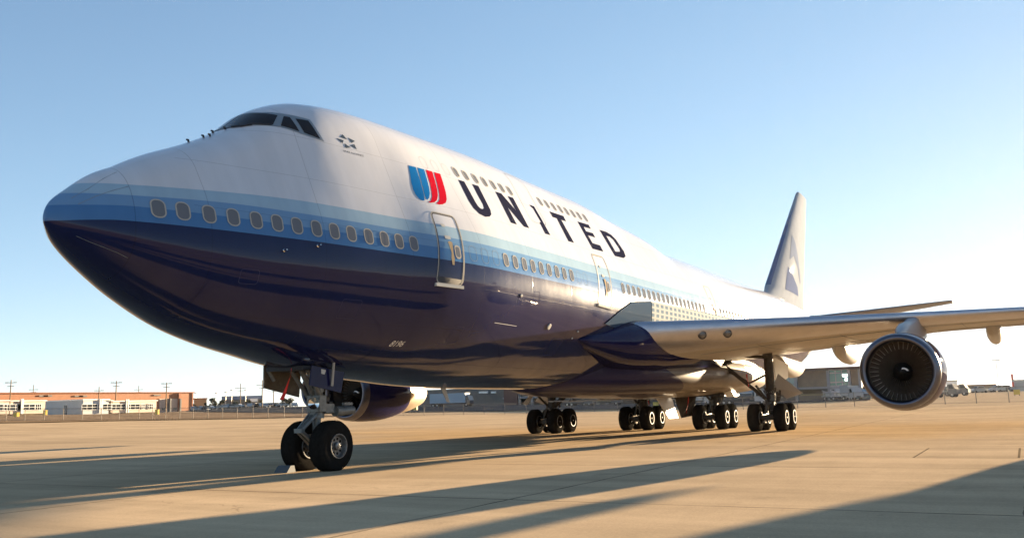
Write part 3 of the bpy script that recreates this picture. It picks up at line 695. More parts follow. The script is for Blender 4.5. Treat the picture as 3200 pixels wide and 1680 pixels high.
# nose gear doors: two forward bay doors hanging each side, with the bay above
def plate(name, pts, th, m_, par): return MB().poly(pts, th).build(name, m_, par)
dp = plate('gear_door', [P(7.12, .80, 2.50), P(8.20, .86, 2.36), P(8.08, .86, 1.86), P(7.05, .80, 2.04)], (0, -.03, 0), M['navy'], ng)
plate('gear_door', [P(7.20, -.78, 2.62), P(8.55, -.86, 2.42), P(8.50, -.86, 1.80), P(7.22, -.80, 2.03)], (0, .04, 0), M['wellbrown'], ng)
MB().box(P(xn-.2, 0, 2.46), (1.9, 1.2, .10)).build('gear_bay', M['gapdark'], ng)
plate('placard', [P(7.42, .84, 2.42), P(7.62, .845, 2.39), P(7.62, .845, 2.28), P(7.42, .84, 2.31)], (0, -.012, 0), M['placard'], ng)
MB().tube([P(7.72, .98, 2.62), P(7.72, .92, 2.02)], .03, 8).build('door_strut', M['rimmetal'], ng)
MB().tube([P(7.35, -.6, 2.2), P(7.15, -.6, 2.45)], .05, 8).build('door_strut', M['geargrey'], ng)
def ribbon(pts, w, par, m_=None):
    b = MB(); vs = []
    for i, p in enumerate(pts):
        p = Vector(p); q = Vector((w*.6, w*.8*math.cos(i*.7), 0)); vs += [p-q, p+q]
    b.add(vs, [(2*i, 2*i+1, 2*i+3, 2*i+2) for i in range(len(pts)-1)])
    return b.build('warning_ribbon', m_ or M['redcloth'], par, recalc=False)
ribbon([P(6.95, .35, 2.45), P(6.93, .35, 2.3), P(6.86, .33, 2.1), P(6.80, .30, 1.9), P(6.72, .27, 1.72)], .05, ng)

# main gears
def main_gear(xg, yc, top, name='main_landing_gear', wing_=False):
    b = MB(); sgn = 1 if yc > 0 else -1
    b.tube([P(xg+.02, yc, top), P(xg, yc, 1.35)], .20, 18); b.tube([P(xg, yc, 1.4), P(xg, yc, .66)], .14, 16)
    b.tube([P(xg-.86, yc, ZR), P(xg+.86, yc, ZR)], .13, 12)
    for dx in (-.735, .735): b.tube([P(xg+dx, yc-.6, ZR), P(xg+dx, yc+.6, ZR)], .08, 12)
    b.lathe([(0, .25), (.2, .25)], P(xg, yc, 1.25), (0, 0, 1), 18, True)
    b.lathe([(0, .25), (.12, .27)], P(xg, yc, 1.75), (0, 0, 1), 18, True)
    g = b.build(name, M['geardark'], air, smooth=True, angle=40)
    for dx in (-.735, .735):
        for dy in (-.56, .56): wheel(xg+dx, yc+dy, ZR, .61, g, .46, True)
    b = MB()
    b.tube([P(xg+.2, yc, 1.32), P(xg+.55, yc, 1.0), P(xg+.15, yc, .72)], .06, 8)
    b.tube([P(xg-.1, yc-.12, 1.5), P(xg-.7, yc-.12, .75)], .045, 8)
    rnd = random.Random(int(abs(xg*10)+yc*7))
    for k in range(14):
        p = P(xg+rnd.uniform(-.3, .5), yc+rnd.uniform(-.25, .25), rnd.uniform(.8, 1.7)); pts = [p]
        for q in range(3): pts.append(pts[-1]+Vector((rnd.uniform(-.2, .2), rnd.uniform(-.2, .2), rnd.uniform(-.2, .1))))
        b.tube(pts, .016, 5)
    for k in range(7):
        b.box(P(xg+rnd.uniform(-.3, .4), yc+rnd.uniform(-.25, .25), rnd.uniform(.9, 1.8)), (rnd.uniform(.08, .25), rnd.uniform(.08, .2), rnd.uniform(.08, .25)))
    b.build('hydraulic_lines', M['geargrey'], g)['kind'] = 'stuff'
    b = MB()
    for dy in (-.56, .56):
        b.box(P(xg-.2, yc+dy*.55, ZR-.18), (.3, .10, .10)); b.tube([P(xg-.7, yc+dy*.5, ZR+.1), P(xg+.6, yc+dy*.5, ZR+.14)], .03, 6)
    b.build('brake_rod', M['brushed'], g)
    return g
gWP = main_gear(31.32, 5.46, 3.6); gWS = main_gear(31.32, -5.46, 3.6)
gBP = main_gear(34.52, 1.92, 2.0); gBS = main_gear(34.52, -1.92, 2.0)
gWP['label'] = 'four wheel bogie gear under the near wing'; gWS['label'] = 'four wheel bogie gear under the far wing, leftmost behind the nose gear'
gBP['label'] = 'four wheel bogie gear under the belly, near side'; gBS['label'] = 'four wheel bogie gear under the belly, far side'
for g, s in ((gWP, 1), (gWS, -1)):
    b = MB()
    b.tube([P(31.3, s*3.45, 2.95), P(31.3, s*5.30, 1.35)], .09, 10); b.tube([P(31.0, s*3.45, 2.85), P(31.2, s*4.6, 2.1), P(31.2, s*5.35, 2.45)], .06, 8)
    b.tube([P(31.3, s*3.45, 2.95), P(31.2, s*4.5, 3.75)], .08, 8); b.tube([P(31.0, s*4.5, 3.3), P(31.2, s*5.4, 3.2)], .07, 8)
    b.tube([P(30.2, s*5.1, 3.9), P(31.25, s*5.45, 3.2)], .09, 8)
    b.build('side_brace', M['geardark'], g)
    plate('gear_door', [P(31.5, s*5.80, 2.46), P(31.9, s*6.72, 1.58), P(31.9, s*6.0, 1.36), P(31.5, s*5.52, 1.88)], (.05, 0, .02), M['greypaint'], g)
    plate('gear_door', [P(31.6, s*5.62, 3.2), P(32.6, s*6.0, 2.9), P(32.6, s*5.95, 2.3), P(31.8, s*5.6, 1.95)], (0, -.04*s, 0), M['white'], g)
    plate('gear_door', [P(29.9, s*4.4, 3.55), P(32.6, s*4.6, 3.4), P(32.6, s*5.9, 3.55), P(30.2, s*5.9, 3.80)], (0, 0, -.03), M['wellbrown'], g)
    ribbon([P(31.0, s*4.55, 2.5), P(31.0, s*4.55, 2.3), P(31.0, s*4.6, 2.1), P(31.0, s*4.6, 1.95)], .05, g)
plate('gear_door', [P(30.53, -6.23, 1.93), P(31.07, -6.29, 1.93), P(30.13, -6.19, 1.42), P(29.62, -6.14, 1.49)], (0, .03, 0), M['white'], gWS)
for g, xg, yc in ((gBP, 34.52, 1.92), (gBS, 34.52, -1.92), (gWS, 31.32, -5.46), (gWP, 31.32, 5.46)):
    b = MB(); b.tube([P(xg+.1, yc, 1.15), P(xg+1.5, yc+.25, 1.95)], .07, 8); b.tube([P(xg-.15, yc-.1, 1.3), P(xg-1.0, yc-.35, 1.95)], .055, 8)
    b.tube([P(xg+.3, yc+.28, 1.25), P(xg+.34, yc+.34, 1.75)], .045, 8); b.tube([P(xg-.3, yc+.3, .95), P(xg+.1, yc+.3, 1.6)], .04, 8)
    b.build('drag_brace', M['geardark'], g)
# belly doors hanging between the body gears
plate('gear_door', [P(30.71, 0.38, 1.53), P(33.40, 0.11, 1.59), P(34.59, -0.01, 0.55), P(32.74, 0.18, 0.57)], (.0, .03, .0), M['white'], gBP)
plate('gear_door', [P(33.4, .28, 1.52), P(34.3, 1.12, 1.74), P(34.0, .92, .66), P(33.2, .62, .57)], (.03, .0, .03), M['wellbrown'], gBP)
ribbon([P(33.3, 1.02, 1.66), P(33.3, .98, 1.3), P(33.2, .93, 1.0), P(33.2, .90, .8)], .03, gBP)
plate('gear_door', [P(33.2, 2.6, 1.95), P(33.2, 3.12, 1.93), P(33.4, 3.25, 1.54), P(33.4, 2.9, 1.52)], (.6, .02, 0), M['white'], gBP)
for yy in (-1.92, 1.92):
    MB().box(P(34.5, yy, 1.62), (3.2, 1.6, .10)).build('gear_bay', M['gapdark'], gBP if yy > 0 else gBS)
b = MB()
for yy, x in ((-2.9, 31.5), (-1.2, 33), (-4.4, 31.5)):
    b.box(P(x, yy, 1.56), (3.0, 1.1, .05))
b.build('gear_door', M['greypaint'], gBS)
b = MB(); b.tube([P(34.4, -1.6, 1.6), P(34.5, -1.75, 1.2)], .05, 6); b.build('side_brace', M['geardark'], gBS)
ribbon([P(33.9, -1.30, 1.45), P(33.9, -1.28, 1.3), P(33.9, -1.26, 1.15)], .04, gBS)

# wheel chocks by the nose wheel
ch = MB().poly([(7.45, .25, 0), (7.75, .25, 0), (7.70, .25, .16), (7.58, .25, .16)], (0, .42, 0)).build('wheel_chock', mat('chock_shade_grey', (.07, .08, .09), .7)); tag(ch, 'small grey chock wedged ahead of the far nose wheel', 'chock')  # dark colour makes the chock look shaded

# ================================================================== ground
TT = [(-900, (150, 1330), (215, 1312)), (0, (150, 1315.5), (215, 1298)), (450, (150, 1311), (215, 1292)), (800, (150, 1307), (300, 1272)), (1300, (150, 1298), (215, 1272)), (1578, (150, 1294), (215, 1267)),
      (1930, (145, 1285), (215, 1264)), (2300, (135, 1279), (205, 1259.5)), (2493, (124, 1275), (205, 1254)), (2700, (122, 1269), (205, 1247)), (3154, (118, 1257), (300, 1222)), (3800, (118, 1238), (300, 1205)), (4600, (118, 1216), (300, 1183))]
AZ = []
for px, f, b in TT:
    az = YAW - math.atan((px-1600)/FPX)
    row = [az]
    for d, py in (f, b):
        r = ray(px, py); k = math.hypot(r[0], r[1]); row += [d, CAM[2] + r[2]/k*d]
    AZ.append(row)
AZ.sort(); AZ = np.array(AZ)
def terr(x, y):
    dx, dy = x-CAM[0], y-CAM[1]; d = math.hypot(dx, dy); a = math.atan2(dy, dx)
    df, zf, db, zb = [float(np.interp(a, AZ[:, 0], AZ[:, i])) for i in (1, 2, 3, 4)]
    if a < AZ[0, 0] or a > AZ[-1, 0]:
        over = (AZ[0, 0]-a) if a < AZ[0, 0] else (a-AZ[-1, 0]); k = max(0, 1-over/.35); zf *= k; zb *= k
    z = float(np.interp(d, [62, df, db, db+400], [0, zf, zb, zb]))
    return z
def gray(px, py):
    """where the sight line of a photo point meets the ground"""
    r = ray(px, py); t0 = 5.
    for k in range(1020):
        t = t0*(1.004**k); p = CAM + r*t
        if p[2] <= terr(p[0], p[1]) or t > 288: break
    return Vector((p[0], p[1], terr(p[0], p[1])))
gm = MB(); rad = list(np.concatenate([[0, 4], np.geomspace(8, 60, 12), np.linspace(64, 330, 90), np.geomspace(345, 2600, 12)]))
AL = list(np.concatenate([np.linspace(-16, 72, 380), np.linspace(75, 341, 90)])); NA = len(AL)
rings = []
for d in rad:
    rg = []
    for k in range(NA):
        a = R(AL[k]); x = CAM[0]+max(d, .01)*math.cos(a); y = CAM[1]+max(d, .01)*math.sin(a); rg.append(Vector((x, y, terr(x, y))))
    rings.append(rg)
def apron_mat():
    m = bpy.data.materials.new('apron_concrete'); m.use_nodes = True; t = m.node_tree; b = t.nodes['Principled BSDF']; L = t.links.new
    tc = t.nodes.new('ShaderNodeTexCoord'); sx = t.nodes.new('ShaderNodeSeparateXYZ'); L(tc.outputs['Object'], sx.inputs[0])
    def mt(op, a, c=None, d=None):
        n = t.nodes.new('ShaderNodeMath'); n.operation = op
        for i, q in enumerate((a, c, d)):
            if q is None: continue
            if isinstance(q, (int, float)): n.inputs[i].default_value = q
            else: L(q, n.inputs[i])
        return n.outputs[0]
    def noise(sc, det=6, mul=(1, 1, 1), rough=.6):
        mp = t.nodes.new('ShaderNodeMapping'); mp.inputs['Scale'].default_value = mul; L(tc.outputs['Object'], mp.inputs[0])
        n = t.nodes.new('ShaderNodeTexNoise'); n.inputs['Scale'].default_value = sc; n.inputs['Detail'].default_value = det; n.inputs['Roughness'].default_value = rough; L(mp.outputs[0], n.inputs[0]); return n.outputs[0]
    def mr(s, a, c, o1, o2):
        n = t.nodes.new('ShaderNodeMapRange'); L(s, n.inputs[0])
        for i, q in enumerate((a, c, o1, o2)): n.inputs[i+1].default_value = q
        return n.outputs[0]
    wob = mt('MULTIPLY', mt('SUBTRACT', noise(.6, 3), .5), .12)
    def line(src, period, off, w):
        f = mt('FRACT', mt('MULTIPLY_ADD', mt('ADD', src, wob), 1/period, off)); return mt('LESS_THAN', mt('ABSOLUTE', mt('SUBTRACT', f, .5)), w/period/2)
    jx = line(sx.outputs[0], 7.1, .5-3.65/7.1, .07); jy = line(sx.outputs[1], 7.0, .5+8.12/7.0, .06)
    def rng(s, a, c): return mt('MULTIPLY', mt('GREATER_THAN', s, a), mt('LESS_THAN', s, c))
    patch = mt('MULTIPLY', rng(sx.outputs[0], 13.8, 17.65), rng(sx.outputs[1], -15.0, -12.85))
    pin = mt('MULTIPLY', rng(sx.outputs[0], 13.86, 17.59), rng(sx.outputs[1], -14.95, -12.9)); pl = mt('SUBTRACT', patch, pin)
    j = mt('MAXIMUM', mt('MULTIPLY', mt('MAXIMUM', jx, jy), mr(noise(.35, 3), .35, .6, .35, 1.0)), pl)
    # tar crack sealing wandering across slabs
    cr = t.nodes.new('ShaderNodeTexVoronoi'); cr.feature = 'DISTANCE_TO_EDGE'; cr.inputs['Scale'].default_value = .085
    mpc = t.nodes.new('ShaderNodeMapping'); L(tc.outputs['Object'], mpc.inputs[0]); va = t.nodes.new('ShaderNodeVectorMath'); va.operation = 'ADD'
    nn = t.nodes.new('ShaderNodeTexNoise'); nn.inputs['Scale'].default_value = .8; nn.inputs['Detail'].default_value = 5; L(tc.outputs['Object'], nn.inputs[0])
    vs = t.nodes.new('ShaderNodeVectorMath'); vs.operation = 'SCALE'; L(nn.outputs[1], vs.inputs[0]); vs.inputs['Scale'].default_value = 1.6
    L(mpc.outputs[0], va.inputs[0]); L(vs.outputs[0], va.inputs[1]); L(va.outputs[0], cr.inputs[0])
    crack = mt('MULTIPLY', mt('LESS_THAN', cr.outputs[0], .0010), mr(noise(.12, 2), .52, .65, 0, .45))
    big = mr(noise(.10, 7), .3, .7, .86, 1.12); mid = mr(noise(1.2, 8, (.45, 1.2, 1), .7), .3, .7, .93, 1.07); fine = mr(noise(22, 8, (1, 1, 1), .85), .3, .7, .80, 1.18)
    streak = mr(noise(.22, 6, (3.0, .35, 1), .65), .35, .7, .80, 1.10)
    spots = mt('MULTIPLY', mr(noise(2.2, 4), .66, .74, 1, .70), mr(noise(.45, 5), .62, .72, 1, .80))
    s = mt('MULTIPLY', mt('MULTIPLY', big, mid), mt('MULTIPLY', mt('MULTIPLY', fine, streak), spots))
    s = mt('MULTIPLY', s, mt('MULTIPLY_ADD', mt('MAXIMUM', j, crack), -.6, 1))
    vm = t.nodes.new('ShaderNodeVectorMath'); vm.operation = 'SCALE'; vm.inputs[0].default_value = (.52, .385, .245); L(s, vm.inputs['Scale']); L(vm.outputs[0], b.inputs['Base Color'])
    b.inputs['Roughness'].default_value = 1.0; b.inputs['Specular IOR Level'].default_value = .0
    h = mt('ADD', mt('MULTIPLY', noise(9, 8, (1, 1, 1), .75), .5), mt('MULTIPLY', mt('MAXIMUM', j, crack), -.6))
    bp = t.nodes.new('ShaderNodeBump'); bp.inputs['Strength'].default_value = .22; bp.inputs['Distance'].default_value = .02; L(h, bp.inputs['Height']); L(bp.outputs[0], b.inputs['Normal'])
    return m
ap = gm.loft(rings, caps=False).build('apron', apron_mat(), smooth=True); tag(ap, 'sandy concrete apron with slab joints', kind='structure')
def band(name, cols, mat_, lift=.05, kind='structure', label=None, ns=8):
    """ground sheet between a near and a far photo line, following the terrain"""
    rg = []
    for px, yn, yf in cols:
        a = gray(px, yn); b = gray(px, yf) if yf < 5000 else a
        rg.append([Vector((a.x+(b.x-a.x)*k/ns, a.y+(b.y-a.y)*k/ns, 0)) for k in range(ns+1)])
    mb_ = MB(); dense = []
    for i in range(len(rg)-1):
        for q in range(6): dense.append([rg[i][k].lerp(rg[i+1][k], q/6) for k in range(ns+1)])
    dense.append(rg[-1])
    for r_ in dense:
        for p in r_: p.z = terr(p.x, p.y)+lift
    mb_.loft(dense, caps=False, closed=False)
    o = mb_.build(name, mat_, smooth=True, recalc=False); tag(o, label, kind=kind); return o
M['asphalt'] = mat('asphalt', (.060, .062, .066), .95, var=.25, scale=.3, spec=0)
M['dirt'] = mat('dry_dirt', (.26, .18, .11), .95, spec=0, var=.45, scale=.25)
M['scrub'] = mat('dry_scrub', (.13, .095, .05), .95, var=.6, scale=.5)
band('dirt_verge', [(-700, 1345, 1318), (-100, 1324, 1300), (140, 1320, 1297), (320, 1316, 1294), (560, 1311.5, 1288), (700, 1309, 1289), (900, 1305, 1292), (1060, 1301, 1299.5)], M['dirt'], .10, label='dry dirt verge beyond the apron edge')
band('asphalt_road', [(520, 1286, 1274), (600, 1285, 1272), (700, 1288, 1269), (800, 1290, 1268), (1000, 1291, 1268), (1300, 1288, 1268), (1645, 1283.5, 1263), (1930, 1279.5, 1261), (2140, 1274, 1257), (2300, 1268, 1256), (2493, 1258.5, 1252), (2720, 1251, 1245)], M['asphalt'], .14, label='dark asphalt service road')

# ================================================================== background
def plane_hit_y(px, py, Y): r = ray(px, py); t = (Y-CAM[1])/r[1]; return Vector(CAM+r*t)
def plane_hit_x(px, py, X): r = ray(px, py); t = (X-CAM[0])/r[0]; return Vector(CAM+r*t)
def at(px, py, d): r = ray(px, py); k = math.hypot(r[0], r[1]); return Vector(CAM+r*d/k)
M['brick'] = mat('orange_brick', (.28, .125, .065), .85, var=.12, scale=.6)
M['brickd'] = mat('brick_trim', (.24, .09, .045), .85)
M['siding'] = mat('cream_siding', (.50, .42, .34), .7, var=.05, scale=1)
M['greysid'] = mat('grey_siding', (.42, .44, .45), .7, var=.05, scale=1)
M['darkwin'] = mat('window_glass', (.02, .025, .03), .1)
M['roofgrey'] = mat('roof_grey', (.20, .19, .18), .8)
M['doorgrey'] = mat('bay_door', (.34, .27, .23), .7)
M['wood'] = mat('pole_wood', (.16, .10, .05), .85)
M['galv'] = mat('galvanised', (.42, .40, .36), .5, metal=.6)
M['tan'] = mat('tan_render', (.24, .20, .12), .8, var=.1)
M['blueroof'] = mat('blue_roof', (.10, .15, .25), .5)
M['panelbrown'] = mat('brown_panel', (.21, .14, .095), .7, var=.15, scale=.8)
M['concrete'] = mat('concrete_frame', (.27, .26, .265), .75, var=.08)
M['maroon'] = mat('maroon_wall', (.12, .06, .05), .8)
M['darkgrey'] = mat('dark_grey_wall', (.12, .12, .115), .8, var=.15, scale=.3)
M['greenglass'] = mat('green_glass', (.07, .20, .17), .12, spec=.8)
M['paleglass'] = mat('pale_glass', (.28, .36, .33), .2, spec=.8)
M['bodywhite'] = mat('vehicle_white', (.32, .32, .32), .35, coat=.4)
M['bodyblue'] = mat('vehicle_blue', (.17, .27, .36), .4, coat=.3)
M['bodydark'] = mat('vehicle_dark', (.04, .045, .06), .35, coat=.5)
M['bodyred'] = mat('vehicle_red', (.30, .04, .03), .35, coat=.4)
M['bodysilver'] = mat('vehicle_silver', (.26, .27, .28), .35, metal=.4, coat=.4)
M['lampred'] = mat('red_lamp', (.6, .03, .03), .3)

# --- brick hangar
Y = 275.
c0 = plane_hit_y(-260, 1226, Y); c1 = plane_hit_y(603, 1226, Y); zb_ = 2.0
H0 = c1.z
hg = empty('hangar', (c1.x, Y, zb_)); tag(hg, 'long orange brick hangar along the horizon at the left', 'hangar')
def child(b, name, m_, par, **k):
    o = b.build(name, m_, par, **k); o.matrix_parent_inverse = Matrix.Translation(-par.location); return o
b = MB(); b.box(((c0.x+c1.x)/2, Y+30, (zb_+H0)/2-.5), (c1.x-c0.x, 60, H0-zb_+1)); child(b, 'wall', M['brick'], hg)
b = MB(); b.box(((c0.x+c1.x)/2, Y+30, H0+.12), (c1.x-c0.x+1, 61, .35)); b.box((c0.x+1, Y-.1, 3)if False else (c1.x-.3, Y-.15, (zb_+H0)/2), (.6, .3, H0-zb_)); child(b, 'roof', M['brickd'], hg)
xa = plane_hit_y(557, 1240, Y).x
b = MB(); b.box((xa, Y-.4, (zb_+H0)/2-.2), (.8, .9, H0-zb_)); child(b, 'brick_pier', M['brickd'], hg)
for a, e in ((497, 524), (534, 556)):
    x0_, x1_ = plane_hit_y(a, 1250, Y).x, plane_hit_y(e, 1250, Y).x; zt_ = plane_hit_y(a, 1245, Y).z
    b = MB(); b.box(((x0_+x1_)/2, Y-.1, (zb_+zt_)/2), (x1_-x0_, .3, zt_-zb_)); o = child(b, 'bay_door', M['doorgrey'], hg)
    b = MB(); b.box(((x0_+x1_)/2, Y-.35, zb_+1.6), (1.6, .2, .7)); p = b.build('door_window', M['darkwin'], o); p.matrix_parent_inverse = hg.matrix_parent_inverse.copy()
    p.matrix_parent_inverse = o.matrix_parent_inverse.copy()
    p.matrix_parent_inverse = Matrix.Translation((0, 0, 0))
    b = MB(); b.box((x1_+.25, Y-.7, (zb_+zt_)/2), (.6, 1.6, zt_-zb_)); child(b, 'door_track', M['darkgrey'], hg)
for a, py in ((135, 1236), (148, 1236), (245, 1237), (258, 1237), (490, 1234)):
    q = plane_hit_y(a, py, Y); b = MB(); b.box((q.x, Y-.15, q.z), (3.2, .3, .5)); child(b, 'wall_vent', M['darkgrey'], hg)

# --- site trailers
def trailer(pa, pb, Y, dep, label, wins, name='site_trailer', X=None, mats='siding', ytop=1252, poles=()):
    A = plane_hit_y(pa, ytop, Y); B_ = plane_hit_y(pb, ytop+ (0), Y); zt_ = B_.z; x0_, x1_ = A.x, B_.x
    if X: x0_ = X
    zb_ = terr((x0_+x1_)/2, Y)+.35
    t = empty(name, (x0_, Y, zb_-.35)); tag(t, label, 'trailer', 'site trailers across the fence')
    b = MB(); b.box(((x0_+x1_)/2, Y+dep/2, (zt_+zb_)/2), (x1_-x0_, dep, zt_-zb_)); child(b, 'wall', M[mats], t)
    b = MB(); b.box(((x0_+x1_)/2, Y+dep/2, zt_+.10), (x1_-x0_+.5, dep+.5, .2)); child(b, 'roof', M['white'], t)
    b = MB(); b.box(((x0_+x1_)/2, Y+dep/2+.1, zb_-.3), (x1_-x0_-.2, dep-.2, .8)); child(b, 'skirt', M['scrub'], t)
    for px, w in wins:
        q = plane_hit_y(px, 1270, Y); zc = zb_+ (zt_-zb_)*.52
        b = MB(); b.box((q.x, Y-.04, zc), (w, .1, 1.15)); o = child(b, 'window', M['darkwin'], t)
        b = MB()
        for k in (-.5, -.17, .17, .5): b.box((q.x+k*w, Y-.12, zc), (.08, .06, 1.2))
        for k in (-.6, 0, .6): b.box((q.x, Y-.13, zc+k), (w+.1, .06, .08))
        f = b.build('window_frame', M['white'], o); f.matrix_parent_inverse = Matrix.Translation((0, 0, 0))
    for px in poles:
        q = plane_hit_y(px, 1270, Y); b = MB(); b.box((q.x, Y-.18, (zb_+zt_)/2+.25), (.22, .3, zt_-zb_+.5)); child(b, 'downpipe', M['white'], t)
    return t
trailer(-130, 30, 168, 9, 'cream site trailer cut by the left edge of the photo', [(2, 2.6)])
trailer(33, 142, 168, 9, 'cream site trailer with two dark windows, left of the grey shaded one', [(39, 3.6), (81, 3.8), (119, 1.3)], poles=(65, 69))
Xs = 116.
gt = empty('site_trailer', (Xs, 167, terr(Xs, 168))); tag(gt, 'grey shaded end of a site trailer between two cream trailers', 'trailer', 'site trailers across the fence')
zt_ = plane_hit_x(200, 1252, Xs).z; zb_ = terr(Xs, 172)
b = MB(); b.box((Xs+3.2, 167+7.3, (zt_+zb_)/2), (6.4, 14.6, zt_-zb_)); child(b, 'wall', M['greysid'], gt)
b = MB(); b.box((Xs+3.2, 167+7.3, zt_+.1), (6.8, 15, .25)); child(b, 'roof', M['white'], gt)
q = plane_hit_x(205, 1280, Xs); b = MB(); b.box((Xs-.06, q.y, zb_+1.1), (.12, 1.0, 2.2)); child(b, 'door', M['bodydark'], gt)
trailer(265, 350, 167, 9, 'cream site trailer right of the grey shaded one', [(279, 3.8), (327, 3.6)], poles=(310, 315), X=Xs+7.0)
trailer(352, 489, 167, 9, 'cream site trailer nearest the brick hangar corner', [(369, 3.8), (414, 3.8), (446, 1.0), (469, 1.4)], poles=(393, 399))

# --- utility poles and lamp posts
def upole(px, top, arm, d, k, label):
    q = at(px, top, d); z0 = terr(q.x, q.y)-.5
    t = MB(); t.tube([(q.x, q.y, z0), (q.x, q.y, q.z)], [.17, .12], 8); o = t.build('utility_pole', M['wood']); o.data.transform(Matrix.Translation((-q.x, -q.y, -z0))); o.location = (q.x, q.y, z0)
    tag(o, label, 'utility pole', 'utility poles behind the trailers')
    za = at(px, arm, d).z-z0
    b = MB(); dirv = Vector((math.sin(YAW), -math.cos(YAW), 0))
    for dz, w in ((0, 1.5*k), (-.9, .9*k)):
        b.tube([Vector((0, 0, za+dz))-dirv*w, Vector((0, 0, za+dz))+dirv*w], .08, 6)
    for w in (-1.3, -.8, .8, 1.3): b.tube([Vector((0, 0, za))+dirv*w*k, Vector((0, 0, za+.3))+dirv*w*k], .06, 5)
    b.build('cross_arm', M['wood'], o)
for px, top, arm, d, k, l in ((35, 1186, 1195, 260, 1, 'tall utility pole near the left edge of the photo'), (105, 1202, 1217, 380, 1.2, 'faint utility pole behind the hangar, second from the left'), (310, 1208, 1220, 300, 1, 'utility pole in front of the hangar, left of the tall one with wide arms'),
                              (364, 1189, 1195, 260, 1, 'tall utility pole above the middle of the cream trailers'), (434, 1204, 1217, 380, 1.2, 'faint utility pole rising over the hangar roof, left of its right end'), (521, 1194, 1198, 260, 1, 'utility pole before the bay doors of the brick hangar'),
                              (752, 1197, 1212, 330, 1.3, 'utility pole above the blue roofed building'), (820, 1187, 1203, 280, 1.2, 'utility pole left of the open nose gear door'), (855, 1200, 1214, 300, .8, 'utility pole seen just below the nose gear door')):
    upole(px, top, arm, d, k, l)
def lamppost(px, top, d, label, m_='galv', r=.12, head=1.0):
    q = at(px, top, d); z0 = terr(q.x, q.y)-.5
    t = MB(); t.tube([(0, 0, 0), (0, 0, q.z-z0)], [r*1.4, r], 8); o = t.build('lamp_post', M[m_]); o.location = (q.x, q.y, z0); tag(o, label, 'lamp post', 'car park lamp posts')
    b = MB(); b.box((0, 0, q.z-z0+.1), (.5, 1.6*head, .35)); b.build('lamp_head', M[m_], o)
for px, top, l in ((612, 1229, 'thin lamp post right of the hangar corner'), (676, 1228, 'thin lamp post between the two dark trees'), (706, 1225, 'thin lamp post at the left end of the blue roof'), (724, 1219, 'taller thin lamp post over the blue roof'), (768, 1218, 'thin lamp post right of the utility pole over the blue roof')):
    lamppost(px, top, 430, l)
lamppost(3112, 1126, 330, 'tall lone lamp mast right of the near engine', m_='white', r=.10, head=1.6)  # pale colour puts the haze into the mast

# --- far buildings on the left
def bld(name, label, cat, pa, pb, ytop, d, dep, m_, roofm=None, roofh=1.0, base=None):
    a = at(pa, ytop, d); c = at(pb, ytop, d); u = (c-a); u.z = 0; L_ = u.length; u.normalize(); n = Vector((u.y, -u.x, 0))
    if n.dot(Vector((a.x-CAM[0], a.y-CAM[1], 0))) < 0: n = -n
    zt_ = max(a.z, c.z) if False else (a.z+c.z)/2; zb_ = min(terr(a.x, a.y), terr(c.x, c.y))-.5
    mid = (a+c)/2 + n*dep/2; e = empty(name, (mid.x, mid.y, zb_)); tag(e, label, cat); ang = math.atan2(u.y, u.x); Mr = Matrix.Rotation(ang, 3, 'Z')
    b = MB(); b.box((mid.x, mid.y, (zb_+zt_-(roofh if roofm else 0))/2), (L_, dep, zt_-zb_-(roofh if roofm else 0)), M=Mr); child(b, 'wall', m_, e)
    if roofm: b = MB(); b.box((mid.x, mid.y, zt_-roofh/2), (L_+.6, dep+.6, roofh), M=Mr); child(b, 'roof', roofm, e)
    return e, a, c, u, n, zb_, zt_, Mr
bld('storage_building', 'small tan block building right of the brick hangar', 'building', 606, 646, 1243, 400, 12, M['tan'], M['brickd'], .4)
e, a, c, u, n, zb_, zt_, Mr = bld('warehouse', 'low warehouse with a long slate blue roof behind the parked cars', 'warehouse', 695, 818, 1236, 440, 25, M['darkgrey'], M['blueroof'], 1.7)
q = at(793, 1249, 435); b = MB(); b.box((q.x, q.y, q.z), (3.5, .4, 1.4), M=Mr); child(b, 'sign_panel', M['white'], e)
b = MB(); q = at(726, 1250, 438); b.box((q.x, q.y, q.z-2), (1.2, .8, 5), M=Mr); child(b, 'column', M['tan'], e)

# --- trees
def tree(px, ybase, ytop, d, wpx, label, seed):
    rnd = random.Random(seed); q = at(px, ybase, d); top = at(px, ytop, d).z; z0 = terr(q.x, q.y)-.3; h = top-z0; w = wpx*d/FPX/2
    t = empty('tree', (q.x, q.y, z0)); tag(t, label, 'tree', 'dark trees at the car park')
    b = MB(); b.tube([(0, 0, 0), (.1, 0, h*.35), (-.1, .1, h*.7)], [.28, .2, .08], 7)
    for k in range(5):
        a = rnd.random()*6.28; b.tube([(0, 0, h*(.3+.08*k)), (w*.6*math.cos(a), w*.6*math.sin(a), h*(.5+.08*k))], [.1, .03], 5)
    b.build('trunk', M['wood'], t)
    b = MB()
    cl = [(rnd.uniform(-1, 1)*w*.62, rnd.uniform(-1, 1)*w*.62, h*rnd.uniform(.35, .86), rnd.uniform(.28, .5)*w) for k in range(9)]
    for k in range(900):
        cx, cy, cz, r = rnd.choice(cl); v = Vector((rnd.gauss(0, 1), rnd.gauss(0, 1), rnd.gauss(0, .9))).normalized()*r*rnd.uniform(.5, 1.1)
        c = Vector((cx, cy, cz))+v; s = rnd.uniform(.14, .34); a1 = Vector((rnd.gauss(0, 1), rnd.gauss(0, 1), rnd.gauss(0, 1))).normalized(); a2 = a1.orthogonal().normalized()
        b.add([c-a1*s, c+a2*s*.6, c+a1*s, c-a2*s*.6], [(0, 1, 2, 3)], 0 if rnd.random() < .6 else 1)
    b.build('crown', [M['leafd'], M['leafl']], t, recalc=False)
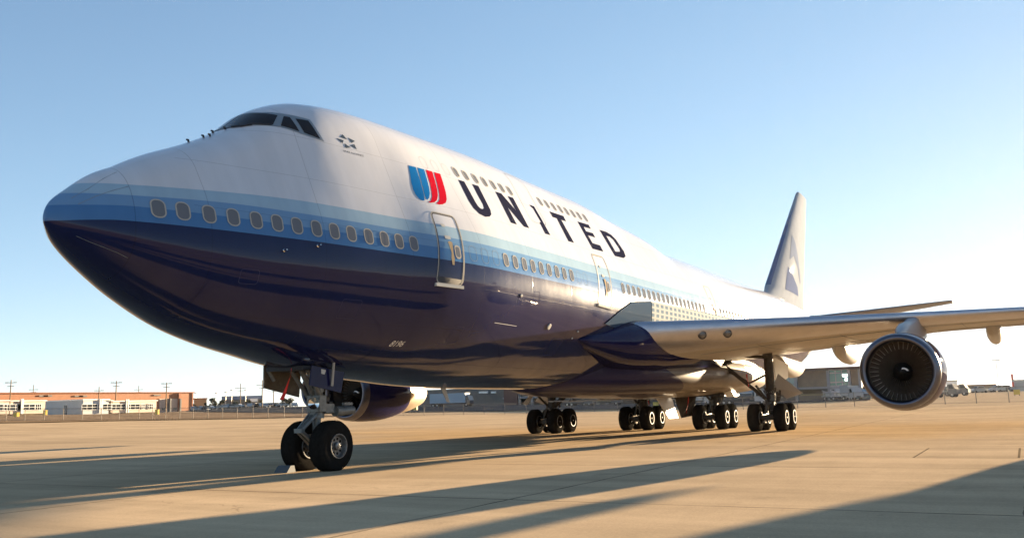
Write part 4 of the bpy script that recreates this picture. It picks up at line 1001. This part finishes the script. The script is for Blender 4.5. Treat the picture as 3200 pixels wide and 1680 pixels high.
M['leafd'] = mat('leaf_dark', (.035, .04, .018), .8); M['leafl'] = mat('leaf_light', (.085, .075, .03), .8)
for i, (px, yb, yt, d, w, l) in enumerate(((664, 1266, 1239, 330, 20, 'dark narrow tree between the tan building and the blue roof'), (691, 1266, 1244, 330, 22, 'dark round tree at the left end of the blue roof'), (607, 1268, 1256, 320, 12, 'small dark bush at the foot of the brick hangar'), (641, 1267, 1256, 325, 12, 'small dark bush before the tan building'),
                                       (672, 1268, 1256, 320, 12, 'small dark bush under the narrow tree'), (776, 1264, 1246, 340, 16, 'dark bush left of the white sign panel'), (812, 1264, 1244, 330, 18, 'dark bush right of the white sign panel'), (884, 1268, 1240, 300, 24, 'dark tree behind the nose gear taxi light, left one'), (905, 1268, 1243, 300, 30, 'dark tree right behind the nose gear strut'), (735, 1262, 1250, 345, 24, 'low dark bush under the long blue roof'))):
    tree(px, yb, yt, d, w, l, i+5)

# --- vehicles
def car(loc, rz, paint, label, group='cars in the far car park', L_=4.4, hgt=1.45):
    t = empty('parked_car', loc, rz); tag(t, label, 'car', group)
    s = L_/4.4; k = hgt/1.45
    pr = [(-2.2, .35), (-2.2, .85), (-1.9, .95), (-1.35, 1.0), (-.85, 1.42), (.55, 1.45), (1.2, .98), (2.0, .85), (2.2, .6), (2.2, .35)]
    b = MB(); b.loft([[Vector((x*s, yy, z*k)) for x, z in pr] for yy in (-.85, .85)], caps=True); b.build('body', paint, t)
    for sy in (-1, 1):
        b = MB(); b.poly([(-1.25*s, sy*.86, 1.02*k), (-.8*s, sy*.86, 1.34*k), (.5*s, sy*.86, 1.37*k), (1.02*s, sy*.86, 1.02*k)], (0, sy*.01, 0)); b.build('side_window', M['darkwin'], t)
    b = MB(); b.poly([(1.18*s, -.75, 1.03*k), (1.18*s, .75, 1.03*k), (.62*s, .7, 1.40*k), (.62*s, -.7, 1.40*k)], (.03, 0, .03)); b.build('windscreen', M['darkwin'], t)
    for sx_ in (-1.35, 1.35):
        for sy in (-.78, .78):
            b = MB(); b.lathe([(-.1, 0), (-.1, .33), (.1, .33), (.1, 0)], (sx_*s, sy, .33), (0, 1, 0), 14); b.build('wheel', M['rubber'], t)
    return t
cars = [(604, 1268, 'bodysilver', 'silver car at the foot of the brick hangar'), (618, 1269, 'bodydark', 'dark car right of the silver car near the hangar'), (629, 1266, 'bodywhite', 'white van-like car before the tan building'), (652, 1266, 'bodysilver', 'silver car between tan building and narrow tree'),
        (690, 1269, 'bodywhite', 'white car under the round tree'), (699, 1267, 'bodywhite', 'second white car beside the round tree'), (712, 1267, 'bodysilver', 'silver car below the left part of the blue roof'), (720, 1265, 'bodywhite', 'white car below the blue roof'), (741, 1267, 'bodysilver', 'silver car left of the bush under the blue roof'),
        (779, 1265, 'bodywhite', 'white car left below the sign panel'), (793, 1265, 'bodydark', 'dark car straight below the sign panel'), (816, 1266, 'bodywhite', 'white car at the foot of the utility pole'), (829, 1268, 'bodysilver', 'silver car left of the ribbon of the nose gear'), (841, 1267, 'bodywhite', 'white car behind the ribbon of the nose gear'), (852, 1265, 'bodydark', 'dark car at the base of the thin pole by the gear door'),
        (866, 1268, 'bodywhite', 'white car left of the tree behind the strut'), (880, 1268, 'bodysilver', 'silver car before the tree behind the strut'), (918, 1269, 'bodywhite', 'white car peeping out beside the taxi light')]
for i, (px, py, m_, l) in enumerate(cars):
    q = gray(px, py+1.5); rnd = random.Random(i)
    car((q.x, q.y, terr(q.x, q.y)), rnd.choice([.5, 1.9, 2.6, .9])+rnd.uniform(-.1, .1), M[m_], l)
def truck(name, label, cat, px, py, rz, L_, H, cabL, boxm, cabm, tank=False, group=None, d=None, flat=False):
    q = gray(px, py) if d is None else at(px, py, d)
    t = empty(name, (q.x, q.y, terr(q.x, q.y)), rz); tag(t, label, cat, group)
    b = MB(); b.box((0, 0, .75), (L_, 1.0, .3)); b.build('chassis', M['gapdark'], t)
    cx = L_/2-cabL/2
    pr = [(-cabL/2, .6), (-cabL/2, 2.5), (cabL*.05, 2.55), (cabL*.28, 1.75), (cabL/2, 1.5), (cabL/2, .6)]
    b = MB(); b.loft([[Vector((cx+x, yy, z)) for x, z in pr] for yy in (-1.1, 1.1)], caps=True); b.build('cab', cabm, t)
    for sy in (-1, 1): b = MB(); b.poly([(cx-cabL*.35, sy*1.11, 1.6), (cx-cabL*.35, sy*1.11, 2.3), (cx, sy*1.11, 2.3), (cx+cabL*.2, sy*1.11, 1.65)], (0, sy*.01, 0)); b.build('side_window', M['darkwin'], t)
    bl = L_-cabL-.2; bx = -cabL/2-.1
    if tank:
        b = MB(); b.lathe([(-bl/2, 0), (-bl/2, .85), (-bl/2+.15, 1.05), (bl/2-.15, 1.05), (bl/2, .85), (bl/2, 0)], (bx, 0, H-1.05), (1, 0, 0), 24); b.build('tank', boxm, t, smooth=True, angle=40)
        b = MB(); b.box((bx, -1.08, H-1.1), (bl*.9, .06, .12)); b.box((bx, -1.1, 1.05), (bl*.8, .4, .3)); b.box((bx, 0, H+.05), (bl*.7, .6, .12)); b.build('walkway', M['gapdark'], t)
    elif flat:
        b = MB(); b.box((bx, 0, .95), (bl, 2.2, .25)); b.box((bx-bl*.3, 0, 1.5), (bl*.25, 1.6, .9)); b.tube([(bx-bl/2, -.8, 2.2), (bx+bl/2, -.8, 1.4)], .12, 6); b.build('bed', boxm, t)
    else:
        b = MB(); b.box((bx, 0, .95+(H-.95)/2), (bl, 2.3, H-.95)); b.build('cargo_box', boxm, t)
    for x in (-L_/2+.9, -L_/2+2.0, L_/2-.9) if L_ > 6.5 else (-L_/2+.9, L_/2-.9):
        for sy in (-.95, .95):
            b = MB(); b.lathe([(-.13, 0), (-.13, .48), (.13, .48), (.13, 0)], (x, sy, .48), (0, 1, 0), 16); w_ = b.build('wheel', M['rubber'], t)
            b = MB(); b.lathe([(.0, .24), (.15*(-1 if sy < 0 else 1), .22), (.15*(-1 if sy < 0 else 1), 0)], (x, sy, .48), (0, 1, 0), 12); b.build('hub', M['galv'], w_)
    return t
TR = -math.pi/2+.06      # broadside to the viewer: front towards the port side
truck('fuel_truck', 'silver fuel tanker truck seen between the two rightmost main gears', 'truck', 2325, 1263, TR, 9.3, 3.15, 2.3, M['bodysilver'], M['bodywhite'], tank=True)
truck('utility_truck', 'flat service truck parked behind the two left main gears', 'truck', 1880, 1267, TR, 9.5, 2.4, 2.0, M['tan'], M['darkgrey'], flat=True)
truck('utility_truck', 'drab utility truck left of the flat service truck', 'truck', 1812, 1269, TR, 7.0, 2.3, 2.0, M['darkgrey'], M['darkgrey'], flat=True)
truck('semi_trailer', 'pale blue box trailer parked under the forward belly', 'trailer', 1412, 1271, TR, 10.8, 3.2, .9, M['bodyblue'], M['bodydark'])
truck('tank_trailer', 'blue tank trailer parked just left of the near engine', 'trailer', 2706, 1249, TR, 6.0, 2.3, 1.0, M['bodyblue'], M['bodydark'], tank=True)
truck('service_van', 'white service van with yellow trim under the terminal right of a concrete column', 'van', 2664, 1250.5, TR-.9, 4.6, 3.0, 1.6, M['bodywhite'], M['bodywhite'])
truck('service_van', 'white pickup like van in the middle ground bay of the terminal', 'van', 2636, 1251, TR-.6, 5.0, 1.9, 2.0, M['bodywhite'], M['bodywhite'], flat=True)
truck('service_van', 'grey service truck in the ground bay under the green window', 'van', 2606, 1251.5, TR-.7, 4.8, 1.8, 2.0, M['bodysilver'], M['bodysilver'], flat=True)
truck('service_van', 'white van behind the second main gear from the right', 'van', 2190, 1263.5, TR, 5.5, 2.4, 1.8, M['bodywhite'], M['bodysilver'])
truck('loader_truck', 'boxy grey ground support truck right of the near engine', 'truck', 2990, 1236, TR-.2, 5.2, 2.0, 1.8, M['geargrey'], M['darkgrey'], group='ground support trucks', flat=True)
truck('loader_truck', 'low grey ground support truck half hidden by the near engine', 'truck', 2958, 1241, TR-.3, 4.6, 1.4, 1.6, M['darkgrey'], M['darkgrey'], group='ground support trucks', flat=True)

def boxthing(name, label, cat, px, py, w, h, m_, legs=True, d=None):
    q = gray(px, py); z0 = terr(q.x, q.y); t = empty(name, (q.x, q.y, z0), -YAW*0); tag(t, label, cat, 'yellow cabinets along the fence')
    b = MB(); b.box((0, 0, h/2+.25), (w*.5, w, h)); b.box((0, 0, h+.28), (w*.56, w*1.08, .07)); b.build('cabinet', m_, t)
    b = MB(); b.box((0, -w*.35, .12), (.1, .1, .26)); b.box((0, w*.35, .12), (.1, .1, .26)); b.build('feet', M['gapdark'], t)
boxthing('equipment_cabinet', 'yellow cabinet near the right edge of the photo', 'cabinet', 3179, 1236, 1.0, .8, M['yellow'])
boxthing('equipment_cabinet', 'yellow cabinet left of the pale blue box trailer', 'cabinet', 1298, 1284, .9, .7, M['yellow'])
boxthing('equipment_cabinet', 'yellow cabinet at the right end of the cream trailers', 'cabinet', 491, 1298, .8, .9, M['yellow'])
boxthing('equipment_cabinet', 'yellow cabinet at the left corner of the grey shaded trailer', 'cabinet', 141, 1300, .8, .9, M['yellow'])
boxthing('equipment_cabinet', 'yellow cabinet before the leftmost trailers', 'cabinet', 51, 1306, 1.0, .7, M['yellow'])
boxthing('equipment_cabinet', 'yellow cabinet seen right of the far belly gear', 'cabinet', 2050, 1270, 1.0, .6, M['yellow'])

# --- terminal with glazed bays, face in shade towards the camera
X = 200.
tm = empty('terminal_building', (X, 60, 0)); tag(tm, 'two storey airport terminal with brown panels, green glazed bay and open ground level', 'terminal')
def xw(name, m_, pa, pb, ya, yb, par=tm, dx=0.0, th=.4):
    A = plane_hit_x(pa, ya, X); B_ = plane_hit_x(pb, yb, X); zt_ = plane_hit_x((pa+pb)/2, ya, X).z; zb_ = plane_hit_x((pa+pb)/2, yb, X).z
    if zb_ < .5: zb_ = zb_
    b = MB(); b.box((X+dx+th/2, (A.y+B_.y)/2, (zt_+zb_)/2), (th, abs(A.y-B_.y), zt_-zb_)); return child(b, name, m_, par)
ztop = plane_hit_x(2600, 1150, X).z; y0 = plane_hit_x(1570, 1200, X).y; y1 = plane_hit_x(2688, 1200, X).y
z0 = terr(X, y1)-.3
zfl = plane_hit_x(2600, 1211, X).z
b = MB(); b.box((X+15, (y0+y1)/2, (ztop+zfl)/2), (28, y0-y1, ztop-zfl-.4)); b.box((X+18, (y0+y1)/2, z0+(zfl-z0)/2), (20, y0-y1-.5, zfl-z0+1)); child(b, 'core', M['darkgrey'], tm)
b = MB(); b.box((X+14.5, (y0+y1)/2, ztop), (30.5, y0-y1+1, .4)); child(b, 'roof', M['maroon'], tm)
b = MB(); b.box((X+.6, (y0+y1)/2, zfl+.1), (1.4, y0-y1, .45)); child(b, 'floor_beam', M['concrete'], tm)
def yz(px): return plane_hit_x(px, 1200, X).y
cols_px = [2688, 2655, 2589, 2487, 2395, 2330, 2262, 2196, 2130, 2065, 1995, 1930, 1893, 1865, 1842, 1822, 1775, 1740, 1700, 1660, 1620]
for px in cols_px:
    b = MB(); b.box((X+.35, yz(px), (z0+ztop)/2-.2), (.8, .6, ztop-z0-.5)); child(b, 'column', M['concrete'], tm)
def panel(pa, pb, m_, name='wall_panel', za=None, zb_=None, dx=.75):
    b = MB(); ya, yb = yz(pa), yz(pb); za = zfl+.4 if za is None else za; zb_ = ztop-.35 if zb_ is None else zb_
    b.box((X+dx, (ya+yb)/2, (za+zb_)/2), (.3, abs(ya-yb), zb_-za)); return child(b, name, m_, tm)
panel(2592, 2492, M['panelbrown']); panel(2686, 2658, M['panelbrown']); panel(2392, 2333, M['panelbrown']); panel(2258, 2200, M['panelbrown']); panel(2060, 2000, M['panelbrown']); panel(1925, 1895, M['panelbrown']); panel(1770, 1745, M['panelbrown'])
def glazing(pa, pb, m_, nx=3):
    w_ = panel(pa, pb, m_, 'window', dx=.65)
    b = MB(); ya, yb = yz(pa), yz(pb); H_ = ztop-.35-(zfl+.4); n0 = zfl+.4
    for k in range(nx+1): b.box((X+.45, ya+(yb-ya)*k/nx, n0+H_/2), (.15, .16, H_))
    for f in (0, .22, .80, 1): b.box((X+.44, (ya+yb)/2, n0+H_*f), (.15, abs(ya-yb), .22))
    f = b.build('window_frame', M['concrete'], w_); f.matrix_parent_inverse = Matrix.Translation((0, 0, 0))
    return w_
glazing(2652, 2592, M['greenglass']); glazing(2484, 2398, M['paleglass'], 5); glazing(2327, 2265, M['greenglass'], 4); glazing(2193, 2133, M['darkwin'], 4); glazing(2127, 2068, M['darkwin'], 4); glazing(1992, 1933, M['darkwin'], 4)
b = MB()
for px, py in ((2635, 1172), (2643, 1172), (2643, 1185)):
    q = plane_hit_x(px, py, X); b.box((X+.42, q.y, q.z), (.05, .45, .55))
child(b, 'lit_lamp', mat('lit_lamp', (.9, .95, .9), .5, emis=((.8, 1, .9), 1.6)), tm)
b = MB(); b.box((X+.2, (yz(2500)+yz(2575))/2, plane_hit_x(2540, 1233, X).z), (.15, yz(2500)-yz(2575), .22)); child(b, 'gate_rail', M['tan'], tm)
# second darker building further left
dk = empty('maintenance_building', (X, 150, 0)); tag(dk, 'low dark grey maintenance building with a maroon block, seen under the forward belly', 'building')
ya, yb = plane_hit_x(1150, 1200, X).y, plane_hit_x(1572, 1200, X).y; zt_ = plane_hit_x(1400, 1215, X).z
b = MB(); b.box((X+12, (ya+yb)/2, zt_/2), (22, ya-yb, zt_)); child(b, 'wall', M['darkgrey'], dk)
b = MB(); q0, q1 = plane_hit_x(1428, 1208, X), plane_hit_x(1497, 1208, X); b.box((X+10, (q0.y+q1.y)/2, (q0.z+zt_)/2), (12, q0.y-q1.y, q0.z-zt_)); child(b, 'roof_block', M['maroon'], dk); b = MB(); q0, q1 = plane_hit_x(1578, 1220, X), plane_hit_x(1619, 1220, X); b.box((X-.2, (q0.y+q1.y)/2, q0.z/2+.3), (1.0, q0.y-q1.y, q0.z+.2)); child(b, 'maroon_block', M['maroon'], dk)
b = MB()
for px in (1505, 1518, 1543): 
    q = plane_hit_x(px, 1225, X); b.box((X-.1, q.y, q.z), (.5, 1.4, .5))
child(b, 'window', M['white'], dk)
# right hand far buildings
bld('cargo_shed', 'long low brown shed on the horizon right of the near engine', 'shed', 2962, 3110, 1201, 330, 14, mat('shed_brown', (.16, .12, .09), .8), M['maroon'], .5)
bld('service_building', 'small white flat roofed building peeping over the shed beside the near engine', 'building', 2955, 2990, 1187, 360, 8, M['white'], M['roofgrey'], .4)
e, a, c, u, n, zb_, zt_, Mr = bld('jet_bridge', 'grey passenger bridge with bright side panel at the right edge of the photo', 'jet bridge', 3166, 3290, 1184, 300, 4, M['bodysilver'], M['greypaint'], .6)
q = at(3162, 1168, 300); b = MB(); b.tube([(q.x, q.y, zb_+.5), (q.x, q.y, q.z)], .3, 8); child(b, 'red_beacon_mast', M['lampred'], e)
# a row of small parked ramp vehicles on the horizon
for i, (px, m_, l) in enumerate(((3128, 'bodydark', 'dark ramp vehicle on the horizon left of the grey passenger bridge'), (3142, 'bodysilver', 'silver ramp vehicle on the horizon left of the grey passenger bridge'), (3118, 'bodywhite', 'white ramp vehicle on the horizon beside the tall lamp mast'), (3060, 'bodysilver', 'silver ramp vehicle before the long low brown shed'))):
    q = at(px, 1222, 290); car((q.x, q.y, terr(q.x, q.y)), 1.6+.2*i, M[m_], l, 'ramp vehicles on the horizon', 4.8, 1.9)

# --- chain link fence
def chainlink():
    m = bpy.data.materials.new('chain_link'); m.use_nodes = True; t = m.node_tree; b = t.nodes['Principled BSDF']; b.inputs['Base Color'].default_value = (.35, .33, .30, 1); b.inputs['Roughness'].default_value = .6
    b.inputs['Alpha'].default_value = .16
    return m
M['chain'] = chainlink()
FP = [(-240, 1319), (-60, 1317), (18, 1316), (77, 1315), (138, 1314), (197, 1313.5), (257, 1313), (316, 1312), (372, 1311.5), (434, 1311), (476, 1310.7), (517, 1310.4), (561, 1309.8), (603, 1309), (649, 1308.7), (695, 1308.3), (741, 1307.7), (790, 1307), (837, 1306.5), (888, 1306), (945, 1305), (1005, 1304), (1066, 1303), (1130, 1301.8), (1195, 1300.5), (1260, 1299), (1325, 1298), (1387, 1297.4), (1449, 1297), (1513, 1295.6), (1578, 1294), (1645, 1292.5), (1713, 1291), (1784, 1289), (1857, 1287), (1930, 1285), (2005, 1284), (2082, 1283.5), (2160, 1283), (2241, 1281), (2323, 1279), (2408, 1277), (2493, 1275), (2581, 1272), (2671, 1269.5), (2762, 1267), (2857, 1264), (2954, 1261), (3052, 1259.5), (3154, 1257), (3260, 1254), (3370, 1251), (3490, 1248)]
fe = empty('chain_link_fence', (60, 60, 0)); tag(fe, 'chain link fence on thin posts running along the far edge of the apron', 'fence')
pts = []
for px, py in FP:
    d = float(np.interp(px, [0, 1578, 1930, 2300, 2493, 2700, 3154], [150, 150, 145, 135, 124, 122, 118])); q = at(px, py, d); pts.append(Vector((q.x, q.y, terr(q.x, q.y))))
HF = 1.85; M['post'] = mat('weathered_post', (.17, .14, .11), .7)
for p in pts:
    b = MB(); b.tube([p, p+Vector((0, 0, HF))], .045, 6); child(b, 'post', M['post'], fe)
b = MB(); b.tube([p+Vector((0, 0, HF-.05)) for p in pts], .028, 5); b.tube([p+Vector((0, 0, .12)) for p in pts], .015, 4); child(b, 'rail', M['post'], fe)
b = MB(); vs = [q for p in pts for q in (p+Vector((0, 0, .05)), p+Vector((0, 0, HF-.06)))]
b.add(vs, [(2*i, 2*i+2, 2*i+3, 2*i+1) for i in range(len(pts)-1)]); child(b, 'mesh_panel', M['chain'], fe)
# scrub on the verge
rnd = random.Random(11); b = MB()
for k in range(1500):
    px = rnd.uniform(-250, 560); py = rnd.choice([rnd.uniform(1293, 1300), rnd.uniform(1312, 1321)]) - px*.012
    q = None
    d = rnd.uniform(150, 212); q = at(px, 1300, d)
    if rnd.random() < .5: d = rnd.choice([rnd.gauss(147, 2.5), rnd.gauss(205, 4)]); q = at(px, 1300, d)
    z = terr(q.x, q.y); s = rnd.uniform(.04, .13); a = rnd.random()*3.14
    dx, dy = math.cos(a)*s, math.sin(a)*s
    b.add([(q.x-dx, q.y-dy, z), (q.x+dx, q.y+dy, z), (q.x+dx*.4, q.y+dy*.4, z+s*1.4), (q.x-dx*.7, q.y-dy*.3, z+s)], [(0, 1, 2, 3)])
tag(b.build('dry_scrub', M['scrub'], recalc=False), 'dry low scrub scattered on the verge', kind='stuff')

# ------------------------------------------------------------------ air
hz = MB().box((0, 0, 12.9), (5400, 5400, 31.8)).build('haze', [], None)  # volume added to make glow and veiling glare towards the sun
hm_ = bpy.data.materials.new('glow_haze'); hm_.use_nodes = True; t = hm_.node_tree; t.nodes.clear()
pv = t.nodes.new('ShaderNodeVolumePrincipled'); pv.inputs['Color'].default_value = (.97, .96, .95, 1); pv.inputs['Density'].default_value = .00003; pv.inputs['Anisotropy'].default_value = .5
om = t.nodes.new('ShaderNodeOutputMaterial'); t.links.new(pv.outputs[0], om.inputs['Volume'])
hz.data.materials.append(hm_); tag(hz, 'thin haze added over the airfield for glow towards the sun', kind='stuff')
